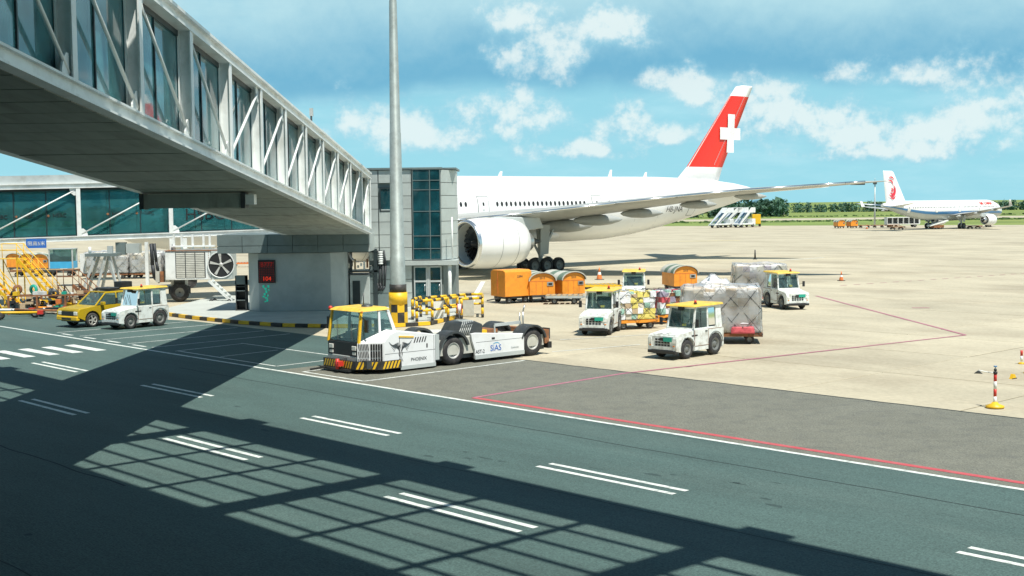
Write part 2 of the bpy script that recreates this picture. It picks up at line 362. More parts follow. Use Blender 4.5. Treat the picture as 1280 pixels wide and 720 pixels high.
# far strips beyond the apron: taxiway and rough grass
mb = MB('concrete'); mb.face([(-900,430,-.045),(900,395,-.045),(900,440,-.045),(-900,475,-.045)]); struct(mb.build('taxiway'))
mb = MB('hedge')
for i in range(2600):
    x = random.uniform(-260, 330); y = 385 + random.uniform(-9, 6) - x*.04; s = random.uniform(.2, .6); a = random.uniform(0, pi)
    if random.random() < .35: y += 118
    dx, dy = cos(a)*s*1.6, sin(a)*s*1.6
    mb.face([(x-dx, y-dy, -.05), (x+dx, y+dy, -.05), (x+dx*.6, y+dy*.6, s*random.uniform(.5, 1.1)), (x-dx*.5, y-dy*.5, s*random.uniform(.4, 1.0))])
o = mb.build('rough_grass'); tag(o, 'dark strip of rough tall grass beyond the apron edge', 'grass'); o['kind'] = 'stuff'

apron = struct(MB('concrete').face([(-420, 10, -.022), (16, 25, -.022), (200, -160, -.022), (420, 178, -.022), (117, 294.9, -.022), (64.65, 322.6, -.022), (-420, 540, -.022)]).build('apron'))
# slabs of the apron that can be told apart
SLAB = 6.0
sl = MB('concrete'); h = SLAB/2-.03
sl.hexa([(-h,-h,-.02),(h,-h,-.02),(h,h,-.02),(-h,h,-.02),(-h+.012,-h+.012,.0),(h-.012,-h+.012,.0),(h-.012,h-.012,.0),(-h+.012,h-.012,.0)])
slm = sl.mesh('concrete_slab')
jb = MB('joint'); cand = []
for i in range(0, 26):
    for j in range(-22, 22):
        n, t = 33.85 + SLAB*(i+.5), SLAB*(j+.5)
        x, y = nt(n, t)
        if y < 30 or y > 175: continue
        px = 640 + 1600*x/y
        if px < -60 or px > 1340: continue
        if t < -44 and n < 60: continue
        cand.append((x*x+y*y, x, y))
cand.sort(); cand = cand[:300]
for _, x, y in cand:
    o = bpy.data.objects.new('concrete_slab', slm); C.objects.link(o); o.parent = apron; o.location = (x, y, random.uniform(-.004, .002)); o.rotation_euler = (0, 0, ROADANG)
    q = SLAB/2
    P = [Vector((x, y)) + TAN*a*q + NRM*b*q for a, b in ((-1,-1),(1,-1),(1,1),(-1,1))]
    jb.face([(p.x, p.y, -.017) for p in P])
o = jb.build('joint_filler', apron); o['kind'] = 'stuff'

road = struct(MB('asphalt').face([(*nt(-14, 90), .012), (*nt(25.5, 90), .012), (*nt(25.5, -150), .012), (*nt(-14, -150), .012)]).build('road'))
NB = 33.8
shoulder = struct(MB('shoulder').face([(*nt(25.48, 90), .008), (*nt(NB, 90), .008), (*nt(NB, -40.6), .008), (*nt(25.48, -40.6), .008)]).build('shoulder'))
bay = struct(MB('asphalt').face([(*nt(25.48, -40.6), .006), (*nt(NB, -40.6), .006), (*nt(NB, -62), .006), (*nt(31.0, -72), .006), (*nt(29.5, -140), .006), (*nt(25.48, -140), .006)]).build('parking_bay'))

# painted markings
mk = MB('lane_white'); mk.face([(*nt(25.40, 80), .016), (*nt(25.56, 80), .016), (*nt(25.56, -150), .016), (*nt(25.40, -150), .016)]); mk.build('edge_line', road)
dash = MB('lane_white').face([(0, -.075, 0), (4.08, -.075, 0), (4.08, .075, 0), (0, .075, 0)]).mesh('lane_dash')
for row, ts in ((20.15, (-59.5, -49.85, -40.6, -30.8, -21.05, -10.7, -1.0, 8.7, 18.4)), (15.82, (-59.7, -50.0, -40.25, -30.68, -21.1, -11.3, -1.6, 8.1, 17.8))):
    for t in ts:
        for r2 in (row, row+.41):
            x, y = nt(r2, t); o = bpy.data.objects.new('lane_dash', dash); C.objects.link(o); o.parent = road; o.location = (x, y, .016); o.rotation_euler = (0, 0, ROADANG)
zb = MB('lane_white').face([(0, -.24, 0), (3.3, -.24, 0), (3.3, .24, 0), (0, .24, 0)]).mesh('crossing_stripe')
for k in range(16):
    x, y = nt(24.0-1.03*k, -55.25); o = bpy.data.objects.new('crossing_stripe', zb); C.objects.link(o); o.parent = road; o.location = (x, y, .0165); o.rotation_euler = (0, 0, ROADANG)
red = MB('lane_red'); strip(red, [(-1.24, 39.77), nt(26.15, 20), nt(26.15, 80)], .22, .013); red.build('red_line', shoulder)
red = MB('lane_purple')
strip(red, [(-1.24, 39.77), (3.94, 45.10)], .16, .014); strip(red, [(3.94, 45.10), (20.12, 56.57)], .16, .012); strip(red, [(20.12, 56.57), (19.32, 81.17)], .16, .012); red.build('red_line', apron)
mk = MB('lane_white')
for t in (-61.3, -58.7, -56.2, -53.7, -51.4, -49.3): strip(mk, [nt(26.05, t), nt(33.4 if t < -50 else 29.6, t-.45)], .10, .0145)
strip(mk, [nt(29.6, -49.9), nt(29.65, -39.7)], .10, .0145); strip(mk, [nt(26.15, -49.2), nt(26.15, -41.6)], .10, .0145); strip(mk, [nt(26.15, -41.6), nt(29.6, -41.8)], .10, .0145)
strip(mk, [nt(26.3, -46), nt(29.2, -46.3)], .10, .0145)
for t in (-60, -57.5, -55, -52.5): strip(mk, [nt(26.0, t-.6), nt(26.0, t+.6)], .16, .0148)
strip(mk, [nt(33.6, -39.6), nt(25.97, -39.45)], .11, .0145); strip(mk, [nt(25.94, -39.5), nt(25.94, -35.7)], .11, .0149); strip(mk, [nt(25.94, -35.7), nt(33.7, -35.85)], .11, .0147)
mk.build('bay_line', bay)
mk = MB('lane_white'); strip(mk, [(-2.55, 78.01), (-2.27, 100.80)], .35, .012); strip(mk, [(25.80, 128.73), (33.29, 136.31)], .3, .012); strip(mk, [(2.11, 56.61), (9.96, 60.00)], .1, .012); strip(mk, [(1.60, 52.02), (5.43, 54.29)], .1, .012); mk.build('stand_line', apron)
mk = MB('lane_yellow')
strip(mk, [(26.42, 200.69), (35.90, 201.08)], .7, -.012); strip(mk, [(55.67, 164.72), (61.09, 162.70)], .5, -.012); strip(mk, [(62.26, 159.20), (65.29, 158.09)], .5, -.012); mk.build('taxi_line', apron)
mk = MB('lane_purple'); strip(mk, [(22.32, 71.24), (23.26, 71.10)], .28, .012)
pa, pb = Vector((23.30, 90.71)), Vector((42.14, 103.52))
for k in range(16): strip(mk, [pa.lerp(pb, k/16), pa.lerp(pb, (k+.5)/16)], .14, .012)
mk.build('red_line', apron)
mk = MB('crack')
def wiggle(n, t0, t1, amp, w, z, steps=60):
    pts = []
    for k in range(steps+1):
        t = t0+(t1-t0)*k/steps; pts.append(nt(n+amp*noise.noise((t*.6, n, 3)), t))
    strip(mk, pts, w, z)
wiggle(23.4, -44, 5, .04, .05, .0145, 80); wiggle(12.4, -42, -26, .12, .05, .0145)
wiggle(18.6, -24, 10, .05, .03, .0145); wiggle(8.2, -40, -14, .1, .03, .0145)
o = mk.build('crack', road); o['kind'] = 'stuff'
rs = random.Random(31)
for k in range(26):
    n, t = (rs.uniform(19.6, 22.5), rs.uniform(-24, -14)) if k < 12 else (rs.uniform(6, 24), rs.uniform(-45, 2))
    L, w2 = rs.uniform(.08, .32), rs.uniform(.02, .08); P = []
    for i in range(9):
        a = 2*pi*i/9; q_ = rs.uniform(.6, 1.2); x, y = nt(n+w2*q_*sin(a), t+L*q_*cos(a)); P.append((x, y, .0150))
    MB('stain').face(P).build('oil_stain', road)
# weeds and grit where asphalt meets concrete
mk = MB('crack')
A, B = Vector(nt(NB, -36)), Vector(nt(NB, -10))
strip(mk, [A + (B-A)*k/40 + NRM*(.06*noise.noise((k*.9, 1, 2))) for k in range(41)], .09, .014); o = mk.build('crack', shoulder); o['kind'] = 'stuff'

# raised island round the rotunda and lift tower, with a striped kerb
ISL = [(-20.6, 73.6), (-17.4, 69.7), (-14.2, 66.5), (-11.6, 64.6), (-8.9, 63.7), (-6.0, 63.6), (-4.2, 64.6), (-2.9, 68.5), (-2.6, 78), (-8, 86), (-20, 86)]
island = struct(MB('island_conc').prism(ISL, 0, .15, 'z').build('island'))
seg = []
for a, b2 in zip(ISL[:8], ISL[1:9]):
    a, b2 = Vector(a), Vector(b2); L = (b2-a).length; k = max(1, round(L/.8))
    for i in range(k): seg.append((a+(b2-a)*i/k, a+(b2-a)*(i+1)/k))
for i, (a, b2) in enumerate(seg):
    d = (b2-a); ang = atan2(d.y, d.x); L = d.length
    MB('stripe_black' if i % 2 else 'yellow').b(.01, L-.01, -.12, .10, 0, .172).build('kerb_stone', island, (a.x, a.y, 0), ang)
# ------------------------------------------------------------------ glazed walkways
def walkway(name, label, O, dirv, L, slope, W, H, cols, flip, m_pan=2, group=None, gm='bridge_glass', roof_t=.10, roof_in=.25, base_col=None):
    # local x along, local y+ = the seen side, z up; floor edge at y = 0, the body behind it (y < 0)
    ang = atan2(dirv[1], dirv[0]); t = thing(name, label, 'walkway', O, ang, group)
    sh = lambda x, y, z: (x, y, z + slope*x)
    def beam(nm, x0, x1, y0, y1, z0, z1, m, par=t):
        q = MB(m); q.hexa([sh(x0,y0,z0), sh(x1,y0,z0), sh(x1,y1,z0), sh(x0,y1,z0), sh(x0,y0,z1), sh(x1,y0,z1), sh(x1,y1,z1), sh(x0,y1,z1)])
        return q.build(nm, par)
    beam('floor_slab', 0, L, -W+.12, -.12, .06, .26, 'steel_grey')
    for ys in (0, -W):      # chords: flanged girders
        s = 1 if ys == 0 else -1
        q = MB('steel_white')
        for (y0, y1, z0, z1) in ((-.30, 0, 0, .05), (-.2, -.10, .05, .27), (-.30, 0, .27, .32)):
            q.hexa([sh(x, ys+s*y if s > 0 else ys-y, z) for z in (z0, z1) for (x, y) in ((0,y0),(L,y0),(L,y1),(0,y1))])
        q.build('bottom_chord', t)
        q = MB('steel_white')
        for (y0, y1, z0, z1) in ((-.34, .02, H-.36, H-.30), (-.24, -.08, H-.30, H-.08), (-.36, .04, H-.08, H)):
            q.hexa([sh(x, ys+s*y if s > 0 else ys-y, z) for z in (z0, z1) for (x, y) in ((0,y0),(L,y0),(L,y1),(0,y1))])
        q.build('top_chord', t)
    rf = MB('steel_grey'); rf.hexa([sh(x, y, z) for z in (H-.05, H+roof_t) for (x, y) in ((0,-W+roof_in),(L,-W+roof_in),(L,-roof_in),(0,-roof_in))])
    rf.build('roof', t)
    beam('ceiling', .02, L-.02, -W+.5, -.5, H-.62, H-.5, 'steel_white')
    # soffit panels between the chords, joints open
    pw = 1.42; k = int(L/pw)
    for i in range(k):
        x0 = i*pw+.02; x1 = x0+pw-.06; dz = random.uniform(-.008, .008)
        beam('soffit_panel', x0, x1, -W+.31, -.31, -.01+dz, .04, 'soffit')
    # columns, glass, mullions, rods
    for side in (0, 1):
        ys = 0 if side == 0 else -W; s = -1 if side == 0 else 1
        for x in cols:
            q = MB('steel_white'); y0, y1 = ys, ys+s*.34
            for (a, b2, c, d) in ((-.13, .13, 0, .035), (-.13, .13, .305, .34), (-.025, .025, .035, .305)):
                q.hexa([sh(xx, yy, z) for z in (.32, H-.36) for (xx, yy) in ((x+a, ys+s*c), (x+b2, ys+s*c), (x+b2, ys+s*d), (x+a, ys+s*d))])
            q.build('column', t)
        yg = ys+s*.37
        for a, b2 in zip(cols[:-1], cols[1:]):
            w = (b2-a)/m_pan
            for k2 in range(m_pan):
                x0, x1 = a+w*k2+.03, a+w*(k2+1)-.03
                if side == 0 or True: beam('glass_pane', x0, x1, min(yg-.012, yg+.012), max(yg-.012, yg+.012), .36, H-.5, gm)
            for k2 in range(m_pan):
                x = a+w*k2; q = MB('mullion')
                q.hexa([sh(xx, yy, z) for z in (.3, H-.42) for (xx, yy) in ((x-.03, yg-.05), (x+.03, yg-.05), (x+.03, yg+.05), (x-.03, yg+.05))])
                q.build('mullion', t)
        for z0, z1 in ((.26, .36), (H-.5, H-.36)):
            q = MB('mullion'); q.hexa([sh(x, y, z) for z in (z0, z1) for (x, y) in ((cols[0], yg-.06), (cols[-1], yg-.06), (cols[-1], yg+.06), (cols[0], yg+.06))])
            q.build('transom', t)
        yr = ys+s*.10
        for i, (a, b2) in enumerate(zip(cols[:-1], cols[1:])):
            lo = (.42, H-.46) if not flip(i) else (H-.46, .42)
            q = MB('steel_white'); q.cyl(sh(a+.12, yr, lo[0]), sh(b2-.12, yr, lo[1]), .045, n=8); q.build('tie_rod', t)
            for x, z, sx in ((a, lo[0], 1), (b2, lo[1], -1)):
                g = MB('steel_white'); zz = .30 if z < 1 else -.30
                zb_ = .32 if z < 1 else H-.36
                pl_ = [(0, 0), (.42, 0), (.42, .12*zz/.3), (.30, .34*zz/.3), (.14, .46*zz/.3), (0, .46*zz/.3)]
                P = [(x+sx*(.13+u*.9), zb_+w2) for u, w2 in pl_]
                g.ring([[sh(u, yr-.02, w2) for u, w2 in P], [sh(u, yr+.02, w2) for u, w2 in P]], None, True, False); g.build('gusset_plate', t)
    return t, sh
# near walkway running from the terminal down to the rotunda
COLS = [2.0+4.3*k for k in range(-1, 16)]
Y0 = 7.0; XR = -7.83 + .0094*(Y0-70)
COLY = [9.2, 13.1, 16.9, 20.7, 24.6, 28.9, 33.3, 37.7, 42.1, 46.4, 50.7, 55.0, 59.3, 63.6, 67.9, 71.6]
# local x runs toward the rotunda; the body lies on its left when seen from the terminal, so y is mirrored by running it backwards
LW = 65.0
near_bridge, nsh = walkway('glass_walkway', 'long white glazed walkway sloping down from the upper left corner to the rotunda', (-7.83+.0094*2, 72.0, 4.63-.0785*2), (-.0094, -1.0), LW, .0785, 5.03, 3.42,
    sorted(72.0-y for y in COLY), lambda i: False if i >= 8 else True, roof_in=.35)
bk = MB('soffit'); z = .0785*27-.55
bk.b(26.75, 27.25, -4.9, -1.2, z, z+.5); bk.b(26.78, 27.22, -1.2, -.9, z+.1, z+.45, 'steel_white'); bk.b(26.7, 27.3, -4.9, -4.75, z-.03, z+.52, 'dark_metal'); bk.b(26.7, 27.3, -1.35, -1.2, z-.03, z+.52, 'dark_metal')
bk.build('underslung_beam', near_bridge)
cm = MB('dark_metal'); cm.cyl(nsh(19.5, -.1, 3.42), nsh(19.5, -.1, 3.75), .04); cm.b(19.44, 19.56, -.16, -.02, 3.42+.0785*19.5+.30, 3.42+.0785*19.5+.62, 'steel_grey'); cm.build('roof_sensor', near_bridge)
# far walkway to the left, with the height sign
FO = (-15.7, 86.0, 4.28)
fd = Vector((-32.0+15.7, 80.0-86.0)); fd.normalize()
FCOL = [1.0, 6.9, 12.6, 18.4, 24.4, 30.6]
# here x runs to the left and the seen side is on the camera side (local y positive)
far_bridge, fsh = walkway('glass_walkway', 'glazed boarding bridge with white frame passing behind the near walkway on the left', FO, (fd.x, fd.y), 31.0, -.018, 4.2, 3.72, FCOL, lambda i: True, m_pan=3, gm='far_glass', roof_t=.5)
MATS['ad'] = MATS['mullion']
FA = atan2(fd.y, fd.x)
def far_text(body, size, m, x, z, nm='advert_lettering'):
    return text(body, size, m, nm, far_bridge, (x, -.33, z-.018*x), (pi/2, 0, pi))
for x in (2.6, 4.4, 8.6, 10.4, 14.0, 15.9, 17.5, 20.0, 22.0):
    far_text('HSBC', .34, 'black', x-.25, 1.55); far_text('◆', .2, 'rust', x+.42, 1.58)
far_text('HSBC', 1.05, 'black', 6.9-2.2, 1.1); far_text('◆', .9, 'logo_red', 6.9-3.85, 1.25)
hs = thing('height_sign', 'small blue sign with white characters hung on the far bridge girder', 'sign', (FO[0]+fd.x*15.2, FO[1]+fd.y*15.2, 4.28-.018*15.2), FA)
MB('blue').b(-.6, .6, .03, .08, -.35, .22).build('sign_board', hs); MB('steel_white').b(-.5, -.45, 0, .03, -.3, .2).b(.45, .5, 0, .03, -.3, .2).build('bracket', hs)
text('限高5米', .30, 'steel_white', 'lettering', hs, (0, .085, -.17), (pi/2, 0, pi))

# ------------------------------------------------------------------ rotunda
ro = thing('rotunda', 'grey concrete rotunda drum holding up the end of the glass walkway', 'building', (-12.3, 72.4, .15))
oct_ = lambda w, d, c: [(-w, c), (-w+c, 0), (w-c, 0), (w, c), (w, d-c), (w-c, d), (-w+c, d), (-w, d-c)]
MB('drum_conc').prism(oct_(2.75, 5.0, .7), 0, 3.3, 'z').build('drum', ro, bevel=.03)
cap = MB('clad_dark'); cap.b(-4.2, 4.25, -.35, 5.3, 3.32, 4.36); cap.build('capital_core', ro)
for (x0, x1, z0, z1) in [(-4.25+i*1.42, -4.25+(i+1)*1.42-.03, z0, z1) for i in range(6) for z0, z1 in ((3.34, 3.72), (3.75, 4.37))]:
    MB('clad_dark').b(x0, x1, -.42, -.36, z0, z1).build('capital_panel', ro)
for i in range(4): MB('clad').b(4.26, 4.31, -.35+i*1.4, .98+i*1.4, 3.34, 4.37).build('capital_panel', ro)
ld = MB('black').b(-2.05, -1.08, -.10, -.01, 1.62, 2.92).build('led_board', ro)
for zz, m_, tx in ((2.55, 'led_dim', 'B777'), (1.75, 'led_red', '104')):
    text(tx, .34, m_, 'led_characters', ld, (-1.56, -.11, zz), (pi/2, 0, 0))
dots = MB('led_dim')
for i in range(9):
    for j in range(12): dots.b(-1.98+i*.1, -1.95+i*.1, -.112, -.102, 1.68+j*.1, 1.71+j*.1)
dots.build('led_grid', ld)
pic = MB('emit_green')
for (x, z, w, h) in ((-1.78,1.42,.10,.14),(-1.5,1.42,.10,.14),(-1.66,1.28,.12,.12),(-1.62,1.12,.10,.14),(-1.72,.98,.10,.12),(-1.55,.90,.08,.10),(-1.78,.84,.12,.08),(-1.63,.76,.14,.08),(-1.58,.62,.10,.12),(-1.70,.56,.08,.06),(-1.48,1.22,.06,.10)):
    pic.b(x-w/2, x+w/2, -.03, -.004, z-h/2, z+h/2)
pic.build('green_marks', ro)  # small emissive green blocks on the drum face below the board
cb = thing('meter_cabinet', 'narrow dark cabinet with shelves standing at the left of the concrete drum', 'cabinet', (-15.55, 73.2, .15))
c_ = MB('dark_metal')
for x in (-.3, .26): c_.b(x, x+.05, 0, .55, 0, 2.0)
for z in (0, .55, 1.1, 1.35): c_.b(-.3, .31, 0, .55, z, z+.05)
c_.b(-.3, .31, .5, .55, 0, 2.0); c_.b(-.3, .31, 0, .55, 1.5, 2.0, 'clad_dark'); c_.build('frame', cb)
MB('clad').b(-.24, .25, -.02, 0, .58, .62).b(-.24, .25, -.02, 0, 1.12, 1.16).build('shelf_edge', cb)

# ------------------------------------------------------------------ lift tower
tw = thing('lift_tower', 'grey panelled lift tower with dark green glazing between the pole and the airliner', 'tower', (0, 0, .15))
core = MB('clad_dark')
core.b(-8.35, -4.3, 74.85, 80.6, 0, 7.95); core.prism([(-4.3, 74.85), (-3.35, 76.6), (-3.35, 80.6), (-4.3, 80.6)], 0, 7.95, 'z'); core.build('wall_core', tw)
def rows(z0, z1, h):
    n = max(1, round((z1-z0)/h)); return [(z0+(z1-z0)*i/n, z0+(z1-z0)*(i+1)/n-.03) for i in range(n)]
for (x0, x1) in ((-8.3, -7.72), (-7.69, -6.66), (-6.63, -5.78)):
    for z0, z1 in rows(2.72, 7.98, .76):
        if x0 == -7.69 and 5.2 < z0 < 7.0 and z1 < 7.2 and z0 > 5.5: continue
        MB('clad').b(x0, x1-.03, 74.72, 74.84, z0, z1).build('wall_panel', tw)
for z0, z1 in rows(0.02, 2.4, .8): MB('clad').b(-6.63, -5.85, 74.72, 74.84, z0, z1).build('wall_panel', tw)
for z0, z1 in rows(0.02, 2.4, .8): MB('clad_dark').b(-8.3, -6.66, 74.74, 74.84, z0, z1).build('wall_panel', tw)
for z0, z1 in rows(2.72, 7.98, .76):
    q = MB('clad'); a, b2 = Vector((-4.06, 74.72)), Vector((-3.22, 76.5)); nn = Vector((.9, -.42))*.06
    for u0, u1 in ((0, .97),):
        p, r = a+(b2-a)*u0, a+(b2-a)*u1
        q.hexa([(p.x, p.y, z0), (r.x, r.y, z0), (r.x-nn.x, r.y-nn.y, z0), (p.x-nn.x, p.y-nn.y, z0), (p.x, p.y, z1), (r.x, r.y, z1), (r.x-nn.x, r.y-nn.y, z1), (p.x-nn.x, p.y-nn.y, z1)])
    q.build('wall_panel', tw)
    MB('clad').b(-3.34, -3.26, 76.6, 78.5, z0, z1).build('wall_panel', tw)
MB('clad_dark').b(-8.5, -4.0, 74.6, 80.7, 7.99, 8.10).b(-4.0, -3.2, 75.6, 80.7, 7.99, 8.10).build('parapet', tw)
# window in the panels
wf = MB('mullion').b(-7.66, -6.69, 74.70, 74.8, 5.55, 5.63).b(-7.66, -6.69, 74.70, 74.8, 6.88, 6.96).b(-7.66, -7.58, 74.70, 74.8, 5.63, 6.88).b(-6.77, -6.69, 74.70, 74.8, 5.63, 6.88).build('window', tw)
MB('tower_glass').b(-7.58, -6.77, 74.76, 74.8, 5.63, 6.88).build('pane', wf)
gx = [-5.72, -4.72, -4.12]; gz = [2.72, 3.55, 4.35, 5.95, 7.35, 7.98] 
zs = [2.75, 3.38, 4.12, 5.55, 6.8, 7.35, 7.98]
for i in range(2):
    for j in range(6):
        MB('tower_glass').b(gx[i]+.035, gx[i+1]-.035, 74.66, 74.69, zs[j]+.03, zs[j+1]-.03).build('glass_pane', tw)
q = MB('clad_dark')
for x in gx: q.b(x-.02, x+.02, 74.62, 74.74, 2.72, 7.98)
for z in zs: q.b(gx[0], gx[2], 74.63, 74.73, z-.02, z+.02)
q.build('curtain_frame', tw)
MB('interior').b(-5.6, -4.2, 74.74, 74.83, 2.75, 7.9).build('shaft_wall', tw)
MB('clad').b(-6.6, -3.15, 74.3, 76.6, 2.42, 2.68).build('ledge', tw)
MB('steel_white').cyl((-3.62, 74.55, 0), (-3.62, 74.55, 2.42), .11, n=12).build('corner_post', tw)
MB('steel_white').cyl((-3.45, 74.62, 2.68), (-3.45, 74.62, 5.2), .05, n=8).build('downpipe', tw)
dz = 2.35
MB('interior').b(-5.8, -4.0, 74.78, 74.84, 0, dz).build('doorway', tw)
for x0, x1 in ((-5.72, -4.95), (-4.83, -4.1)):
    d = MB('steel_grey').b(x0, x1, 74.66, 74.74, 0, .08).b(x0, x1, 74.66, 74.74, dz-.08, dz).b(x0, x0+.07, 74.66, 74.74, .08, dz-.08).b(x1-.07, x1, 74.66, 74.74, .08, dz-.08).b(x0+.07, x1-.07, 74.65, 74.75, 1.42, 1.52).build('door', tw)
    MB('tower_glass').b(x0+.07, x1-.07, 74.69, 74.71, .08, 1.42).b(x0+.07, x1-.07, 74.69, 74.71, 1.52, dz-.08).build('pane', d)
    MB('metal').cyl((x1-.14, 74.60, .9), (x1-.14, 74.60, 1.3), .02).build('handle', d)
MB('steel_grey').b(-4.94, -4.84, 74.64, 74.76, 0, dz).build('door_post', tw)

# ------------------------------------------------------------------ light mast
pm = thing('light_mast', 'tall grey tapering floodlight mast with yellow and black base before the lift tower', 'light mast', (-5.74, 64.3, .15))
P_ = [(0, .40), (3.3, .38), (3.32, .36), (9.5, .285), (9.52, .27), (16, .19), (16.02, .18), (25, .12)]
MB('pole_galv').lathe(P_, (0,0,0), 'z', 20).build('pole', pm)
for z0, z1, m_ in ((0, .55, 'yellow'), (.55, .95, 'stripe_black'), (.95, 1.55, 'yellow'), (1.55, 1.95, 'stripe_black')):
    q = MB(m_)
    if z0 < .9:
        for k in range(8):
            a0, a1 = 2*pi*k/8, 2*pi*(k+1)/8; mm = m_ if k % 2 else ('yellow' if m_ == 'stripe_black' else 'stripe_black')
            q.hexa([(r*cos(a), r*sin(a), z) for z in (z0, z1) for r, a in ((.39, a0), (.47, a0), (.47, a1), (.39, a1))], mm)
    else: q.lathe([(z0, .385), (z0, .47 if m_ == 'yellow' else .43), (z1, .47 if m_ == 'yellow' else .43), (z1, .385)], (0,0,0), 'z', 20)
    q.build('base_band', pm)
q = MB('steel_grey'); q.lathe([(24.2, .3), (24.2, 1.1), (24.5, 1.1), (24.5, .3)], (0,0,0), 'z', 16); q.build('lamp_ring', pm)
for k in range(6):
    a = 2*pi*k/6; MB('dark_metal').b(.95, 1.35, -.3, .3, 24.0, 24.5).build('floodlight', pm, (0,0,0), a)
def rebase(root, loc):
    loc = Vector(loc); root.location = root.location + loc
    for ch in root.children: ch.location = ch.location - loc
rebase(tw, (-6.0, 74.85, 0))

# ------------------------------------------------------------------ airliners
def interp(tab, s, k):
    if s <= tab[0][0]: return tab[0][k]
    for a, b2 in zip(tab[:-1], tab[1:]):
        if s <= b2[0]:
            f = (s-a[0])/(b2[0]-a[0]); return a[k]+(b2[k]-a[k])*f
    return tab[-1][k]
AIRFOIL = [(0,0),(.012,.30),(.05,.55),(.14,.85),(.3,1.0),(.5,.88),(.75,.48),(1,.02),(1,-.02),(.75,-.32),(.5,-.62),(.3,-.78),(.14,-.68),(.05,-.42),(.012,-.22)]
def section(le, te, lat, z, th, vert=False):
    c = te-le
    return [(le+c*u, lat, z+th/2*w) if not vert else (le+c*u, th/2*w, z) for u, w in AIRFOIL]
def airliner(name, label, loc, rz, D):
    X0 = D['x0']; t = thing(name, label, 'airplane', loc, rz)
    fus = D['fus']; N = 40
    angs = [2*pi*i/N for i in range(N)]
    # refine the tube lengthwise, smooth the nose and tail
    st = []
    for a, b2 in zip(fus[:-1], fus[1:]):
        k = max(1, int((b2[0]-a[0])/2.2))
        st += [a[0]+(b2[0]-a[0])*i/k for i in range(k)]
    st.append(fus[-1][0])
    def pos(s, a, off=0): r = interp(fus, s, 1)+off; return Vector((s-X0, r*cos(a), interp(fus, s, 2)+r*sin(a)))
    rings = [[pos(s, a) for a in angs] for s in st]
    def fm(i, j):
        if 'bands' not in D: return 'plane_white'
        a = (angs[j]+pi/N); sn = sin(a)
        for lo, hi, m_ in D['bands']:
            if lo <= sn < hi: return m_
        return 'plane_white'
    MB().ring(rings, fm).build('fuselage', t)
    # windows
    wz = D['wz']; w0 = D['fus'][len(fus)//2]; wm = MB('tower_glass'); wm.cur = 'black'
    n = 12; rw, rh = D['wsize']
    wm.ring([[(rw*cos(2*pi*i/n), 0, rh*sin(2*pi*i/n)) for i in range(n)], [(rw*.9*cos(2*pi*i/n), .012, rh*.9*sin(2*pi*i/n)) for i in range(n)]], None, True, False)
    wme = wm.mesh('window')
    for (s0, s1) in D['wins']:
        k = int((s1-s0)/D['pitch'])
        for i in range(k+1):
            s = s0+i*D['pitch']; r = interp(fus, s, 1); zc = interp(fus, s, 2); a = math.asin(max(-.9, min(.9, (wz-zc)/r)))
            for sd in (1, -1):
                if sd == D['hide'] : continue
                o = bpy.data.objects.new('window', wme); C.objects.link(o); o.parent = t
                o.location = (s-X0, sd*r*cos(a), wz); o.rotation_euler = (a if sd > 0 else -a, 0, 0 if sd > 0 else 0)
                if sd < 0: o.rotation_euler = (pi-(a) if False else -a, 0, pi)
                if sd < 0: o.rotation_euler = (a, 0, pi)
    # doors: outline sunk round a slightly proud leaf
    for s in D['doors']:
        for sd in (1, -1):
            if sd == D['hide']: continue
            q = MB()
            def patch(w, z0, z1, off, m_, n2=8):
                rows_ = []
                for i in range(n2+1):
                    z = z0+(z1-z0)*i/n2; row = []
                    for x in (s-w/2, s+w/2):
                        r = interp(fus, x, 1); zc = interp(fus, x, 2); a = math.asin(max(-.95, min(.95, (z-zc)/r)))
                        row.append((x-X0, sd*(r+off)*cos(a), zc+(r+off)*sin(a)))
                    rows_.append(row)
                q.ring(rows_, m_, False, True, False)
            dw, d0, d1 = D['door']
            patch(dw+.12, d0-.06, d1+.06, .006, 'seam'); patch(dw, d0, d1, .014, 'plane_white')
            patch(.2, wz-.15, wz+.15, .02, 'black', 2); patch(.16, d0+.75, d0+.9, .02, 'plane_grey', 2)
            q.build('door', t)
    # cockpit windows
    q = MB('black'); s1, s2, za, zb_ = D['cockpit']
    for sd in (1, -1):
        for k in range(3):
            a0 = .35+k*.42; a1 = a0+.36
            P = [pos(s, pi/2-sd*a, .012) for s, a in ((s1+k*.25, a0), (s1+k*.25+.05, a1), (s2+k*.3, a1*.92), (s2+k*.3, a0))]
            q.face(P)
    q.build('cockpit_window', t)
    # wings
    for sd in (1, -1):
        nm = 'wing'
        def wm_(i, j): return 'wing_grey' if 'wingmat' not in D else D['wingmat']
        W_ = [section(le-X0, te-X0, sd*l, z, th) for l, le, te, z, th in D['wing']]
        MB('wing_grey').ring(W_, None).build(nm, t)
        le = MB('lip_metal'); pts = [(l, e, z) for l, e, te, z, th in D['wing']]
        for (l0, e0, z0), (l1, e1, z1) in zip(pts[1:-2], pts[2:-1]):
            le.cyl((e0-X0+.08, sd*l0, z0+.02), (e1-X0+.08, sd*l1, z1+.02), .10, n=8)
        le.build('slat', t)
        for (l, te, z, ln, r) in D['fairings']:
            f = MB('wing_grey'); pr = [(-ln*.62, .02), (-ln*.55, r*.45), (-ln*.35, r*.9), (-ln*.1, r), (ln*.12, r*.82), (ln*.3, r*.4), (ln*.38, .03)]
            f.lathe(pr, (te-X0, sd*l, z-r*.75), 'x', 10); f.build('flap_fairing', t)
        if 'winglet' in D:
            l, s_, z, h = D['winglet']
            MB('plane_white').ring([section(s_-X0+.1, s_-X0+1.4, sd*l, z, .12), section(s_-X0+1.0, s_-X0+1.7, sd*(l+.12), z+h, .05)], None).build('winglet', t)
